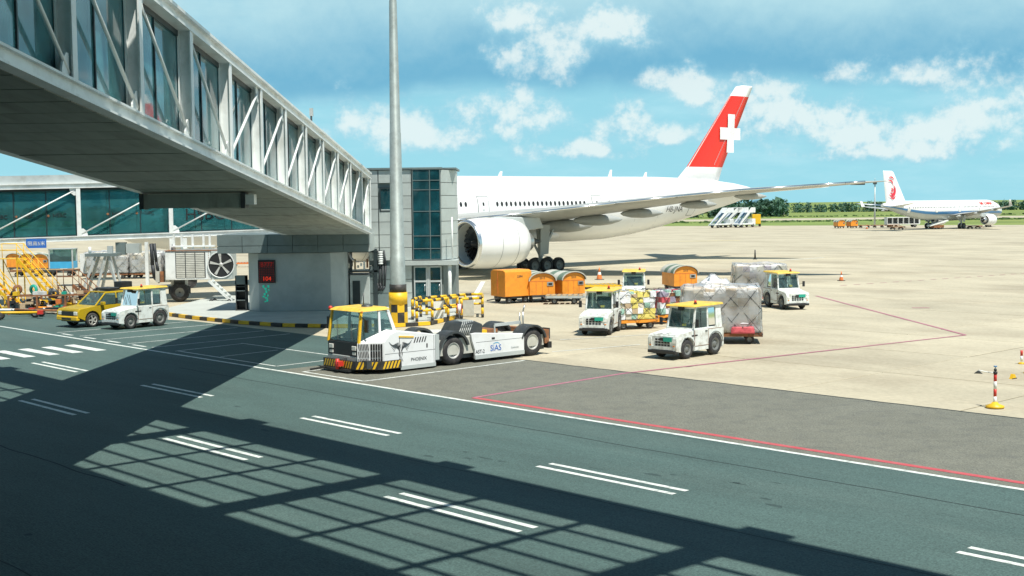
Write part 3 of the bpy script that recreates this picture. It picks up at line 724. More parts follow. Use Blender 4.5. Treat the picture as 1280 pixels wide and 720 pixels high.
        if 'tiplight' in D:
            l, s_, z = D['tiplight']; MB('dark_metal').b(s_-X0, s_-X0+1.1, sd*l-.3, sd*l+.3, z-.16, z+.12).build('tip_housing', t)
        # tailplane
        MB(D.get('stabmat', 'plane_white')).ring([section(le-X0, te-X0, sd*l, z, th) for l, le, te, z, th in D['stab']], None).build('tailplane', t)
        # engine
        e = D['eng']; R = e['R']; L = e['L']; ex = e['st']-X0; ey = sd*e['lat']; ez = e['z']
        n_ = MB('plane_white')
        n_.lathe([(.28, R*.955), (L*.14, R*1.0), (L*.33, R*1.03), (L*.52, R*1.02), (L*.7, R*.95), (L*.82, R*.84), (L*.82, R*.80), (L*.6, R*.8)], (ex, ey, ez), 'x', 40)
        nac = n_.build('engine_nacelle', t)
        MB('lip_metal').lathe([(.3, R*.957), (.12, R*.935), (.03, R*.905), (0, R*.875), (.04, R*.845), (.16, R*.82), (.4, R*.80)], (ex, ey, ez), 'x', 40).build('inlet_lip', nac)
        MB('plane_grey').lathe([(.4, R*.80), (1.2*R/2, R*.795), (1.25*R/2+.1, R*.79)], (ex, ey, ez), 'x', 40).build('inlet_duct', nac)
        fb = MB('dark_metal'); fx = ex+1.25*R/2
        for k in range(22):
            a = 2*pi*k/22
            def bp(r, da, dx): return (fx+dx, ey+r*cos(a+da), ez+r*sin(a+da))
            fb.face([bp(R*.2, 0, -.12), bp(R*.2, .16, .12), bp(R*.5, .2, .12), bp(R*.5, .02, -.14)], None, True)
            fb.face([bp(R*.5, .02, -.14), bp(R*.5, .2, .12), bp(R*.785, .26, .06), bp(R*.785, .1, -.06)], None, True)
        fb.cyl((fx+.2, ey, ez), (fx+.22, ey, ez), R*.79, n=24, m='black'); fb.build('fan', nac)
        sp = MB('black'); sp.lathe([(-.5*R/2-.1, .01), (-.4*R/2-.1, R*.07), (-.1, R*.17), (.05, R*.21)], (fx, ey, ez), 'x', 14)
        sp.face([(fx-.33*R/2-.12, ey, ez+R*.1), (fx-.2*R/2-.14, ey+R*.12, ez+R*.09), (fx-.2*R/2-.14, ey+R*.13, ez+R*.02), (fx-.33*R/2-.12, ey+R*.1, ez)], 'plane_white'); sp.build('spinner', nac)
        MB('metal').lathe([(L*.62, R*.62), (L*.84, R*.55), (L*.98, R*.40), (L*1.0, R*.36), (L*.95, R*.34)], (ex, ey, ez), 'x', 24).lathe([(L*.9, R*.28), (L*1.1, R*.13), (L*1.2, .03)], (ex, ey, ez), 'x', 16, 'dark_metal').build('exhaust_cone', nac)
        q = MB('seam'); q.lathe([(L*.34, R*1.034), (L*.345, R*1.034)], (ex, ey, ez), 'x', 40).lathe([(L*.6, R*1.0), (L*.605, R*.999)], (ex, ey, ez), 'x', 40); q.build('cowl_seam', nac)
        # pylon
        wz_ = e['wz']; py = MB('plane_grey')
        P0 = [(ex+L*.22, R*.96), (ex+L*.52, wz_-ez+.05), (ex+L*1.15, wz_-ez-.05), (ex+L*1.22, R*.55), (ex+L*.86, R*.42)]
        py.ring([[(x, ey-.26, ez+z) for x, z in P0], [(x, ey+.26, ez+z) for x, z in P0]], None, True, False); py.build('pylon', t, bevel=.1)
        # main gear
        g = D['gear']; gx, gy = g['st']-X0, sd*g['lat']; wr = g['r']
        gm = MB('steel_grey'); gm.cyl((gx-.1, gy+sd*-.2, g['top']), (gx, gy, wr+.05), .22*g['k'], .17*g['k'], 12)
        gm.cyl((gx, gy, wr*1.9), (gx, gy, wr*.6), .26*g['k'], n=12)
        gm.bar((gx+1.9*g['k'], gy-.3*sd, g['top']-.2), (gx, gy, wr*1.9), .16*g['k'], .2*g['k']); gm.bar((gx-.2, gy-sd*1.9*g['k'], g['top']), (gx, gy, wr*2.0), .16*g['k'], .16*g['k'])
        xs = g['axles']; gm.bar((gx+min(xs)-.15, gy, wr), (gx+max(xs)+.15, gy, wr), .22*g['k'], .26*g['k'])
        for x in xs: gm.cyl((gx+x, gy-g['half']-.05, wr), (gx+x, gy+g['half']+.05, wr), .1*g['k'])
        gm.tube([(gx+.5, gy+.2, wr*2.2), (gx+1.3, gy+.2, wr*2.0), (gx+1.6, gy+.1, wr*1.4)], .035); gr = gm.build('main_gear', t)
        tyre = MB('rubber'); tyre.lathe([(-.2*g['k'], wr*.62), (-.24*g['k'], wr*.8), (-.17*g['k'], wr*.97), (0, wr), (.17*g['k'], wr*.97), (.24*g['k'], wr*.8), (.2*g['k'], wr*.62)], (0,0,0), 'y', 24)
        tyre.lathe([(-.2*g['k'], wr*.62), (-.12*g['k'], wr*.5), (-.12*g['k'], wr*.16), (-.2*g['k'], .02)], (0,0,0), 'y', 16, 'rim_grey').lathe([(.2*g['k'], wr*.62), (.12*g['k'], wr*.5), (.12*g['k'], wr*.16), (.2*g['k'], .02)], (0,0,0), 'y', 16, 'rim_grey')
        tm = tyre.mesh('wheel')
        for x in xs:
            for s2 in (-1, 1):
                o = bpy.data.objects.new('wheel', tm); C.objects.link(o); o.parent = gr; o.location = (gx+x, gy+s2*g['half'], wr)
        MB('plane_grey').hexa([(gx-.5*g['k'], gy+sd*.42, wr*2.3), (gx+.5*g['k'], gy+sd*.42, wr*2.5), (gx+.5*g['k'], gy+sd*.48, wr*2.5), (gx-.5*g['k'], gy+sd*.48, wr*2.3), (gx-.6*g['k'], gy+sd*.7, g['top']), (gx+.45*g['k'], gy+sd*.7, g['top']), (gx+.45*g['k'], gy+sd*.76, g['top']), (gx-.6*g['k'], gy+sd*.76, g['top'])]).build('gear_door', t)
    # belly fairing
    s0, s1, bz, bw = D['belly']
    bf = MB('plane_grey' if 'bands' not in D else 'plane_grey'); RR = []
    for i in range(13):
        f = i/12; s = s0+(s1-s0)*f; k = sin(pi*f)**.5 if 0 < f < 1 else .02
        RR.append([(s-X0, bw*k*cos(a), bz+1.05*max(.05, k)*sin(a)*D['bh']) for a in [2*pi*j/20 for j in range(20)]])
    MB(D.get('bellymat', 'plane_white')).ring(RR).build('belly_fairing', t)
    # nose gear
    g = D['nose']; q = MB('steel_grey'); q.cyl((g[0]-X0, 0, g[2]), (g[0]-X0, 0, g[1]), .12); q.cyl((g[0]-X0, -.35, g[1]), (g[0]-X0, .35, g[1]), .07); ng = q.build('nose_gear', t)
    for s2 in (-1, 1): MB('rubber').cyl((g[0]-X0, s2*.2, g[1]), (g[0]-X0, s2*.45, g[1]), g[1], n=18).build('wheel', ng)
    # fin
    bands = D['fin']; fin = MB()
    R_ = [section(le-X0, te-X0, 0, z, th, True) for z, le, te, th, m_ in bands]
    fin.ring(R_, lambda i, j: bands[i][4]); fn = fin.build('tail_fin', t)
    return t, pos, fn
def finrow(z, z0, l0, t0, z1, l1, t1): f = (z-z0)/(z1-z0); return l0+(l1-l0)*f, t0+(t1-t0)*f
frow = lambda z: finrow(z, 9.0, 62.0, 67.9, 18.6, 70.7, 73.45)
B777 = dict(x0=37.1, hide=1, fus=[(0,.05,4.6),(.5,.72,4.68),(1.5,1.3,4.85),(3,1.9,5.05),(5,2.45,5.3),(8,2.92,5.5),(11,3.1,5.55),(46,3.1,5.55),(50,3.06,5.6),(54,2.88,5.8),(58,2.56,6.12),(62,2.14,6.45),(66,1.66,6.75),(70,1.08,6.98),(72.2,.66,7.08),(73.2,.42,7.12)],
    wz=6.1, wsize=(.145, .23), pitch=.533, wins=[(8.2,12.6),(14.5,18.4),(20.5,31.0),(34.2,44.9),(48.2,58.0)],
    doors=[6.5, 19.6, 32.6, 46.5, 61.2], door=(1.15, 4.75, 6.75), cockpit=(1.8, 2.7, 0, 0),
    wing=[(2.2,24.6,42.0,4.2,1.9),(3.4,26.2,41.6,4.5,1.7),(6,28.2,41.9,4.85,1.35),(10.5,31.6,42.6,5.32,1.0),(16,35.7,44.4,6.02,.72),(20,38.7,45.7,6.5,.58),(24,41.7,47.0,6.92,.46),(28,44.7,48.4,7.2,.34),(30.6,46.7,49.3,7.38,.26),(31.6,47.9,49.7,7.46,.18),(32.4,49.3,50.1,7.52,.08)],
    fairings=[(4.9,41.6,4.5,7.0,.62),(8.3,42.2,4.95,6.2,.52),(12.6,43.3,5.45,5.4,.42),(17.6,44.9,6.1,4.8,.36),(22,46.3,6.7,4.2,.3)], tiplight=(30.4,48.2,7.42),
    stab=[(.6,62.5,69.6,6.7,.75),(1.6,63.3,70.0,6.85,.62),(6,66.8,71.4,7.15,.4),(10.2,70.1,72.6,7.42,.2),(10.7,71.2,72.7,7.45,.1)],
    eng=dict(R=2.02, L=6.9, st=25.2, lat=9.6, z=2.92, wz=5.0), gear=dict(st=37.1, lat=5.5, r=.66, top=4.2, k=1.0, axles=(-1.46, 0, 1.46), half=.7),
    belly=(25.5, 45.5, 3.25, 3.0), bh=1.05, nose=(5.9, .53, 3.2),
    fin=[(7.8,60.2,67.5,1.0,'plane_white'),(9.75,frow(9.75)[0],frow(9.75)[1],.85,'plane_red'),(17.45,frow(17.45)[0],frow(17.45)[1],.42,'plane_white'),(18.45,frow(18.45)[0],frow(18.45)[1],.34,'plane_white'),(18.65,71.6,73.4,.18,'plane_white')])
jet, jpos, jfin = airliner('wide_body_airliner', 'large white airliner with a red tail fin and white cross parked behind the lift tower', (-.985, 117.745, 0), .7078, B777)
# white cross on both sides of the red fin
for sd in (1, -1):
    q = MB('plane_white')
    def fp(s, z):
        le, te = frow(z); u = (s-le)/(te-le); th = .85+(.42-.85)*(z-9.75)/7.7
        ws = [1.0 if .25 < u < .5 else .88 if u < .65 else .6][0]; pts_ = [(0,0),(.05,.55),(.14,.85),(.3,1.0),(.5,.88),(.75,.48),(1,.02)]
        w = interp(pts_, max(0, min(1, u)), 1); return (s-37.1, sd*(th/2*w+.03), z)
    def quadgrid(s0, s1, z0, z1, k=5, sk=0):
        for i in range(k):
            for j in range(k):
                a0, a1 = s0+(s1-s0)*i/k, s0+(s1-s0)*(i+1)/k; b0, b1 = z0+(z1-z0)*j/k, z0+(z1-z0)*(j+1)/k
                q.face([fp(a0, b0), fp(a1, b0), fp(a1, b1), fp(a0, b1)])
    quadgrid(68.95, 70.2, 11.35, 15.45); quadgrid(67.6, 68.95, 12.72, 14.0); quadgrid(70.2, 71.3, 12.72, 14.0)
    q.build('cross_emblem', jfin)
q = MB('plane_grey')
for z in [10+i*.25 for i in range(30)]:
    le, te = frow(z); s = le+(te-le)*.70; 
    for sd in (-1,): q.face([(s-37.1, sd*.20, z), (s-37.1+.05, sd*.20, z), (s-37.1+.05+.25*.3, sd*.195, z+.26), (s-37.1+.25*.3, sd*.195, z+.26)])
q.build('rudder_seam', jfin)
# registration, antennas
text('HB-JNA', .85, 'dark_metal', 'registration', jet, (57.9-37.1, -2.50, 5.12), (pi/2+.36, 0, .12))
q = MB('plane_white')
for s, h_ in ((20, .45), (36.8, .5), (51.0, .75), (56.0, .55)):
    q.hexa([(s-37.1, -.03, 8.55), (s-37.1+.5, -.03, 8.55), (s-37.1+.5, .03, 8.55), (s-37.1, .03, 8.55), (s-37.1+.35, -.02, 8.6+h_), (s-37.1+.6, -.02, 8.6+h_), (s-37.1+.6, .02, 8.6+h_), (s-37.1+.35, .02, 8.6+h_)])
q.b(24.2-37.1, 25.2-37.1, -.35, .35, 8.6, 8.74).build('antenna', jet)
q = MB('plane_grey')
for s in (16.5, 24, 34, 40.5, 52, 55.5): 
    R_ = [[jpos(s+d, a, .004) for a in [-1.5+i*.2-pi/2-.1+1.5 for i in range(-6, 9)]] for d in (0, .035)]
    q.ring(R_, None, False, True, False)
q.build('skin_seam', jet)

# second airliner far right
def f2(z): f = (z-5.4)/(11.76-5.4); return 36.2+(40.9-36.2)*f, 43.2+(44.3-43.2)*f
B321 = dict(x0=22.0, hide=-1, fus=[(0,.05,3.2),(.4,.6,3.25),(1.3,1.1,3.4),(2.8,1.6,3.65),(4.5,1.88,3.82),(6,1.97,3.9),(29,1.97,3.9),(32,1.88,4.0),(35,1.66,4.22),(38,1.34,4.5),(41,.92,4.78),(43.5,.5,4.95),(44.5,.3,5.0)],
    bands=[(-1.01,-.42,'plane_grey'),(-.42,-.16,'plane_blue'),(-.16,-.03,'plane_white'),(-.03,.05,'plane_blue')],
    wz=4.45, wsize=(.12, .17), pitch=.533, wins=[(6.2,10.5),(12.5,18.2),(21.0,27.6),(29.0,36.0)], doors=[5.0, 11.5, 19.6, 28.2, 37.2], door=(.85, 3.45, 5.25), cockpit=(1.5, 2.2, 0, 0),
    wing=[(1.2,15.0,23.0,2.7,1.1),(2.2,15.8,22.9,2.8,.95),(6.2,18.6,23.4,3.25,.6),(11,21.6,24.8,3.9,.4),(16.2,25.1,26.7,4.6,.2),(16.9,25.9,26.9,4.68,.1)],
    fairings=[(4,22.9,2.85,3.4,.32),(8.2,23.9,3.4,3.0,.28),(12.5,25.2,4.0,2.6,.22)], winglet=(16.8,25.6,4.65,1.2),
    stab=[(.4,38.2,42.6,4.75,.4),(3,40.1,43.2,5.05,.3),(6.2,42.6,44.2,5.4,.15)], eng=dict(R=1.15, L=3.9, st=13.4, lat=5.75, z=1.75, wz=3.1),
    gear=dict(st=22.0, lat=3.8, r=.6, top=2.8, k=.8, axles=(0,), half=.45), belly=(13.5, 26, 2.5, 1.9), bh=.85, bellymat='plane_grey', nose=(5.1, .4, 2.4),
    fin=[(4.9,34.6,43.0,.6,'plane_white'),(5.6,f2(5.6)[0],f2(5.6)[1],.5,'plane_white'),(11.5,f2(11.5)[0],f2(11.5)[1],.26,'plane_white'),(11.76,41.3,44.2,.14,'plane_white')])
jet2, p2, fin2 = airliner('narrow_body_airliner', 'white airliner with blue side stripe and red swirl on its fin, far right', (89.7, 265.0, 0), .6991+pi, B321)
for sd in (1, -1):
    q = MB('logo_red')
    def arc(cx, cz, r, a0, a1, w, n=9):
        for i in range(n):
            t0, t1 = a0+(a1-a0)*i/n, a0+(a1-a0)*(i+1)/n; w0, w1 = w*sin(pi*(i+.3)/(n+.6)), w*sin(pi*(i+1.3)/(n+.6))
            P = [(cx+(r-w0)*cos(t0), cz+(r-w0)*sin(t0)), (cx+(r+w0)*cos(t0), cz+(r+w0)*sin(t0)), (cx+(r+w1)*cos(t1), cz+(r+w1)*sin(t1)), (cx+(r-w1)*cos(t1), cz+(r-w1)*sin(t1))]
            q.face([(x-22, sd*.29, z) for x, z in P])
    for k, (cx, cz, r, a0, a1, w) in enumerate([(41.6,7.9,1.2,2.0,5.6,.22),(41.5,7.9,.75,2.2,5.9,.2),(41.7,8.0,.35,1.2,5.2,.18),(42.2,8.9,1.0,.9,3.2,.16),(42.0,9.2,1.35,1.0,2.7,.14),(41.2,7.2,.9,3.4,5.6,.16)]): arc(cx, cz, r, a0, a1, w)
    q.build('swirl_emblem', fin2)
text('AIR CHINA', 1.0, 'plane_red', 'airline_name', jet2, (9.0-22, 1.78, 4.85), (pi/2-.5, 0, pi), ext=.02)
# ------------------------------------------------------------------ vehicles
def wheel_mesh(r, w, rimr, rimm, hub='dark_metal'):
    q = MB('rubber'); h = w/2
    q.lathe([(-h*.9, rimr), (-h, rimr*1.12), (-h*.95, r*.9), (-h*.6, r*.985), (0, r), (h*.6, r*.985), (h*.95, r*.9), (h, rimr*1.12), (h*.9, rimr)], (0,0,0), 'y', 26)
    return q
def wheel(parent, x, y, r, w, rimr=None, rimm='rim', spokes=0):
    rimr = rimr or r*.55
    o = wheel_mesh(r, w, rimr, rimm).build('wheel', parent, (x, y, r))
    q = MB(rimm); h = w/2
    for s in (-1, 1):
        if spokes:
            q.lathe([(s*h*.88, rimr), (s*h*.88, rimr*.9), (s*h*.5, rimr*.86)], (0,0,0), 'y', 24)
            for k in range(spokes):
                a = 2*pi*k/spokes; q.bar((0, s*h*.74, 0), (rimr*.9*cos(a), s*h*.8, rimr*.9*sin(a)), .04, rimr*.26)
            q.lathe([(s*h*.4, rimr*.86), (s*h*.4, .01)], (0,0,0), 'y', 16, 'black')
        else:
            q.lathe([(s*h*.92, rimr*1.02), (s*h*.95, rimr*.93), (s*h*.5, rimr*.82), (s*h*.42, rimr*.5), (s*h*.7, rimr*.42), (s*h*.78, rimr*.1), (s*h*.78, .005)], (0,0,0), 'y', 22)
            for k in range(8): a = 2*pi*k/8; q.cyl((rimr*.62*cos(a), s*h*.42, rimr*.62*sin(a)), (rimr*.62*cos(a), s*h*.56, rimr*.62*sin(a)), rimr*.07, n=6, m='dark_metal')
    q.build('rim', o); return o
def arch(cx, r, z0, n=8, zc=.4):    # points of a wheel arch from front to rear
    a0 = math.asin(max(-.95, min(.95, (z0-zc)/r)))
    return [(cx+r*cos(a), zc+r*sin(a)) for a in [a0+(pi-2*a0)*i/n for i in range(n+1)]]
def beacon(parent, p, m_='orange'):
    MB('black').cyl(p, (p[0], p[1], p[2]+.04), .07).build('beacon_base', parent); MB(m_).cyl((p[0], p[1], p[2]+.04), (p[0], p[1], p[2]+.15), .055, .04).build('beacon', parent)

def make_tug(name, label, loc, rz, group, number=None, mirror_dirt=0):
    t = thing(name, label, 'baggage tractor', loc, rz, group)
    Wd = .68
    # lower body in one silhouette with both wheel arches cut out
    rf, rr, xf, xr = .37, .43, .86, -.98
    prof = [(1.56,.34),(1.60,.40),(1.60,.80),(1.55,.90),(1.42,.95),(.44,1.06),(-1.52,1.06),(-1.55,1.0),(-1.55,.42),(-1.46,.36)]
    def side(y0, y1):
        q = MB('tug_white')
        P = [(1.60,.34),(1.60,.82),(1.54,.92),(1.40,.96),(.44,1.08),(-1.50,1.08),(-1.55,1.0),(-1.55,.40)]
        low = [(xr-rr-.05,.30)] + list(reversed(arch(xr, rr+.06, .28))) + [(xr+rr+.08,.28),(xf-rf-.08,.28)] + list(reversed(arch(xf, rf+.06, .28))) + [(xf+rf+.07,.30)]
        q.prism(P+low, y0, y1, 'y'); return q
    side(-Wd, -Wd+.16).build('side_panel', t, bevel=.02); side(Wd-.16, Wd).build('side_panel', t, bevel=.02)
    # bonnet, nose and deck between the side panels
    q = MB('tug_white'); q.hexa([(1.38,-Wd+.15,.5),(1.57,-Wd+.15,.5),(1.57,Wd-.15,.5),(1.38,Wd-.15,.5),(1.38,-Wd+.15,.93),(1.55,-Wd+.15,.90),(1.55,Wd-.15,.90),(1.38,Wd-.15,.93)])
    q.build('nose', t)
    q = MB('tug_white'); q.hexa([(.42,-Wd+.10,1.02),(1.50,-Wd+.10,.88),(1.50,Wd-.10,.88),(.42,Wd-.10,1.02),(.42,-Wd+.12,1.12),(1.46,-Wd+.12,.985),(1.46,Wd-.12,.985),(.42,Wd-.12,1.12)])
    q.build('bonnet', t, bevel=.025)
    MB('dark_metal').b(-1.5, 1.45, -Wd+.17, Wd-.17, .28, .62).build('chassis', t)
    gq = MB('black')
    for j in range(3):
        for i in range(5): gq.b(1.572, 1.585, -.34+i*.145, -.34+i*.145+.105, .52+j*.105, .52+j*.105+.07)
    gq.build('grille', t)
    MB('tug_white').b(1.57, 1.60, -Wd+.17, Wd-.17, .38, .50).build('nose_skirt', t)
    gp = MB('green').b(1.586, 1.60, .04, .46, .70, .86); gp.b(1.586, 1.602, -.12, .06, .72, .84, 'black'); gp.build('badge', t)
    for s in (-1, 1):
        MB('lamp').b(1.60, 1.615, s*.56-.07, s*.56+.07, .66, .76).b(1.60, 1.612, s*.56-.04, s*.56+.04, .52, .56, 'amber').build('headlight', t)
        MB('lamp').b(1.30, 1.42, s*(Wd+.004)-.006, s*(Wd+.004)+.006, .76, .86).build('side_lamp', t)
    MB('black').b(1.45, 1.66, -Wd+.02, Wd-.02, .24, .36).build('bumper', t, bevel=.02)
    # cab
    zt, z0 = 1.98, 1.08
    fx0, fx1, bx = .42, .22, -1.48        # windscreen foot, windscreen head, cab back
    q = MB('tug_white')
    for s in (-1, 1):
        y = s*(Wd-.05); 
        q.bar((fx0, y, z0), (fx1, s*(Wd-.10), zt), .07, .08); q.bar((-.52, y, z0), (-.54, s*(Wd-.10), zt), .05, .09)
        q.hexa([(bx, y-.03, z0), (bx+.42, y-.03, z0), (bx+.42, y+.03, z0), (bx, y+.03, z0), (bx+.06, s*(Wd-.10)-.03, zt), (bx+.40, s*(Wd-.10)-.03, zt), (bx+.40, s*(Wd-.10)+.03, zt), (bx+.06, s*(Wd-.10)+.03, zt)])
        q.bar((fx0-.04, y, z0+.02), (bx+.1, y, z0+.02), .06, .08); q.bar((fx1, s*(Wd-.1), zt-.03), (bx+.1, s*(Wd-.1), zt-.03), .06, .08)
    q.bar((fx0, -Wd+.05, z0+.02), (fx0, Wd-.05, z0+.02), .07, .10); q.bar((fx1, -Wd+.1, zt-.04), (fx1, Wd-.1, zt-.04), .07, .10)
    q.b(bx, bx+.05, -Wd+.06, Wd-.06, z0, 1.28); q.b(bx+.05, bx+.09, -Wd+.1, Wd-.1, zt-.12, zt)
    q.build('cab_frame', t, bevel=.012)
    g = MB('cab_glass'); g.face([(fx0-.01, -Wd+.08, z0+.06), (fx0-.01, Wd-.08, z0+.06), (fx1, Wd-.13, zt-.08), (fx1, -Wd+.13, zt-.08)]); g.build('windscreen', t)
    g = MB('cab_glass'); g.face([(bx+.03, -Wd+.1, 1.28), (bx+.03, Wd-.1, 1.28), (bx+.07, Wd-.14, zt-.12), (bx+.07, -Wd+.14, zt-.12)]); g.build('rear_window', t)
    MB('black').bar((fx0+.01, .1, z0+.1), (fx1+.12, -.25, z0+.62), .015, .02).bar((fx0+.02, -.25, z0+.1), (fx1+.15, -.5, z0+.5), .015, .02).build('wiper', t)
    for s in (-1, 1):
        d = MB('tug_white'); yy = s*(Wd+.008)
        d.prism([(.30,.46),(.40,1.10),(-.50,1.10),(-.50,.46)], min(yy, yy-s*.02), max(yy, yy-s*.02), 'y')
        dr = d.build('door', t, bevel=.006)
        MB('black').b(-.42, -.28, yy+s*.0-.008, yy+s*.0+.012*s if s > 0 else yy+.008, .98, 1.02).build('handle', dr)
        g = MB('cab_glass'); g.face([(fx0-.09, s*(Wd-.05), z0+.06), (-.47, s*(Wd-.05), z0+.06), (-.49, s*(Wd-.10), zt-.07), (fx1-.06, s*(Wd-.10), zt-.07)]); sw = g.build('side_window', dr)
        q = MB('black'); q.bar((-.08, s*(Wd-.045), z0+.06), (-.10, s*(Wd-.095), zt-.07), .015, .025); q.build('window_bar', dr)
        g = MB('cab_glass'); g.face([(-.60, s*(Wd-.048), z0+.12), (-1.02, s*(Wd-.048), z0+.12), (-1.02, s*(Wd-.098), zt-.1), (-.60, s*(Wd-.098), zt-.1)]); g.build('quarter_window', t)
        q = MB('black'); q.bar((fx0-.02, s*(Wd-.05), 1.35), (fx0+.10, s*(Wd+.2), 1.40), .02, .02); q.b(fx0+.06, fx0+.11, s*(Wd+.19)-.07, s*(Wd+.19)+.07, 1.22, 1.52); q.build('mirror', t, bevel=.01)
        wheel(t, xf, s*(Wd-.10), rf, .2, .21, 'rim_grey'); wheel(t, xr, s*(Wd-.11), rr, .24, .25, 'rim_grey')
        fl = MB('dark_metal'); P = arch(xr, rr+.07, .5, 10, .45); P2 = arch(xr, rr+.045, .5, 10, .45)
        fl.ring([[(x, s*(Wd-.2), z) for x, z in P], [(x, s*(Wd+.03), z) for x, z in P]], None, False, True, False)
        P = arch(xf, rf+.08, .3, 10); fl.ring([[(x, s*(Wd-.2), z) for x, z in P], [(x, s*(Wd+.02), z) for x, z in P]], None, False, True, False); fl.build('mudguard', t)
    MB('yellow_roof').hexa([(-1.52,-Wd-.02,zt),(.46,-Wd-.02,zt-.01),(.46,Wd+.02,zt-.01),(-1.52,Wd+.02,zt),(-1.50,-Wd+.02,zt+.08),(.40,-Wd+.02,zt+.055),(.40,Wd-.02,zt+.055),(-1.50,Wd-.02,zt+.08)]).build('roof', t, bevel=.02)
    MB('black').b(.30, .42, -.12, .12, zt-.16, zt-.02).build('sun_visor', t)
    beacon(t, (-.1, .35, zt+.075), 'red')
    MB('seat').b(-1.1, -.6, -.45, .45, .9, 1.15).b(-1.22, -1.06, -.45, .45, 1.1, 1.62).build('seat', t, bevel=.03)
    q = MB('black'); q.cyl((.2, .2, 1.05), (-.05, .2, 1.28), .025); q.lathe([(0,.17),(.02,.19),(.04,.17)], (-.06, .2, 1.28), 'x', 16); q.b(.2, .4, -.55, .55, .95, 1.16); q.build('steering_wheel', t)
    MB('yellow').face([(fx0-.035, .05, z0+.14), (fx0-.035, .25, z0+.14), (fx0-.065, .25, z0+.24), (fx0-.065, .05, z0+.24)]).build('permit_card', t)
    MB('black').b(-1.66, -1.55, -.08, .08, .42, .56).build('tow_hook', t)
    for s in (-1, 1):
        q = MB('black'); yv = s*(Wd+.004)
        for xv in (.30, .52): q.b(xv-.08, xv+.08, yv-.006, yv+.006, .84, .90)
        q.build('side_vent', t)
        q = MB('rust'); q.b(.40, .415, yv-.006, yv+.008, .46, 1.08); q.b(-.515, -.50, yv-.006, yv+.008, .46, 1.08); q.b(-.5, .4, yv-.006, yv+.008, .445, .457); q.b(-1.5, -.52, yv-.004, yv+.004, 1.06, 1.075); q.build('door_seam', t)
    q = MB('black'); q.b(1.40, 1.44, -.2, -.1, .985, 1.0).b(1.40, 1.44, .1, .2, .985, 1.0); q.build('bonnet_latch', t)
    if number:
        text(number, .16, 'dark_metal', 'number', t, (1.05, Wd+.006, .72), (pi/2, 0, pi), sx=.8)
    return t
TG = 'white baggage tractors working the stand'
tA = make_tug('baggage_tractor', 'white baggage tractor with yellow roof nearest the red line, parked before the tall wrapped cargo', (6.86, 50.2), radians(-134), TG, '12')
tB = dup(tA, (4.15, 59.6), radians(-107), 'white baggage tractor facing forward in front of the colourful bag cart')
tC = dup(tA, (15.5, 72.4), radians(-77), 'white baggage tractor at the right beside the red dolly with silver wrapped cargo')
tD = dup(tA, (7.25, 76.0), radians(-97), 'white baggage tractor farthest back, half hidden behind the colourful bags')
tL = dup(tA, (-19.25, 65.3), radians(-125), 'worn white baggage tractor parked beside the yellow off-road car')
tL['group'] = tD['group'] = tC['group'] = tB['group'] = TG

# yellow off-road car
sv = thing('off_road_car', 'yellow off-road car with dark roof rack parked behind the white tractor at left', 'car', (-21.45, 67.2), radians(-127))
def carside(y0, y1):
    q = MB('suv_yellow'); xf, xr, r = 1.38, -1.32, .36
    P = [(2.18,.42),(2.24,.55),(2.22,.82),(2.10,.96),(1.15,1.08),(-2.15,1.10),(-2.25,1.0),(-2.25,.5),(-2.15,.42)]
    low = list(reversed(arch(xr, r+.09, .36))) + list(reversed(arch(xf, r+.09, .36)))
    low = [(xr-r-.1,.40)] + list(reversed(arch(xr, r+.09, .36))) + [(xf-r-.12,.34)] + list(reversed(arch(xf, r+.09, .36))) + [(xf+r+.12,.40)]
    return q.prism(P[1:8]+low, y0, y1, 'y')
for s in (-1, 1): carside(s*.87-.09, s*.87+.03 if s > 0 else s*.87+.09).build('side_panel', sv, bevel=.03)
q = MB('suv_yellow'); q.hexa([(1.05,-.8,.98),(2.12,-.78,.86),(2.12,.78,.86),(1.05,.8,.98),(1.05,-.8,1.10),(2.08,-.76,.985),(2.08,.76,.985),(1.05,.8,1.10)]); q.build('bonnet', sv, bevel=.03)
q = MB('suv_yellow'); q.b(-2.24, -2.1, -.8, .8, .5, 1.08); q.b(2.05, 2.2, -.8, .8, .62, .9); q.build('tail_panel', sv)
MB('dark_metal').b(-2.1, 2.1, -.78, .78, .3, .9).build('chassis', sv)
MB('yellow').b(2.12, 2.32, -.88, .88, .38, .60).build('front_bumper', sv, bevel=.04); MB('black').b(2.2, 2.26, -.5, .5, .64, .84).b(2.30, 2.335, -.4, .4, .42, .52).build('grille', sv)
for s in (-1, 1):
    MB('lamp').b(2.17, 2.25, s*.66-.15, s*.66+.15, .66, .84).build('headlight', sv, bevel=.02)
    wheel(sv, 1.38, s*.80, .37, .24, .25, 'rim', 5); wheel(sv, -1.32, s*.80, .37, .24, .25, 'rim', 5)
q = MB('suv_yellow'); zr = 1.70
for s in (-1, 1):
    q.bar((1.12, s*.78, 1.08), (.42, s*.66, zr), .07, .07); q.bar((-.18, s*.8, 1.08), (-.2, s*.66, zr), .06, .10); q.bar((-1.25, s*.8, 1.08), (-1.3, s*.66, zr), .06, .14); q.bar((-2.2, s*.8, 1.08), (-2.0, s*.66, zr), .06, .12)
    q.bar((.42, s*.66, zr), (-2.0, s*.66, zr), .08, .07)
q.b(-2.04, .44, -.68, .68, zr, zr+.06); q.build('cab_frame', sv, bevel=.02)
MB('cab_glass').face([(1.1,-.74,1.1),(1.1,.74,1.1),(.45,.62,zr-.03),(.45,-.62,zr-.03)]).build('windscreen', sv)
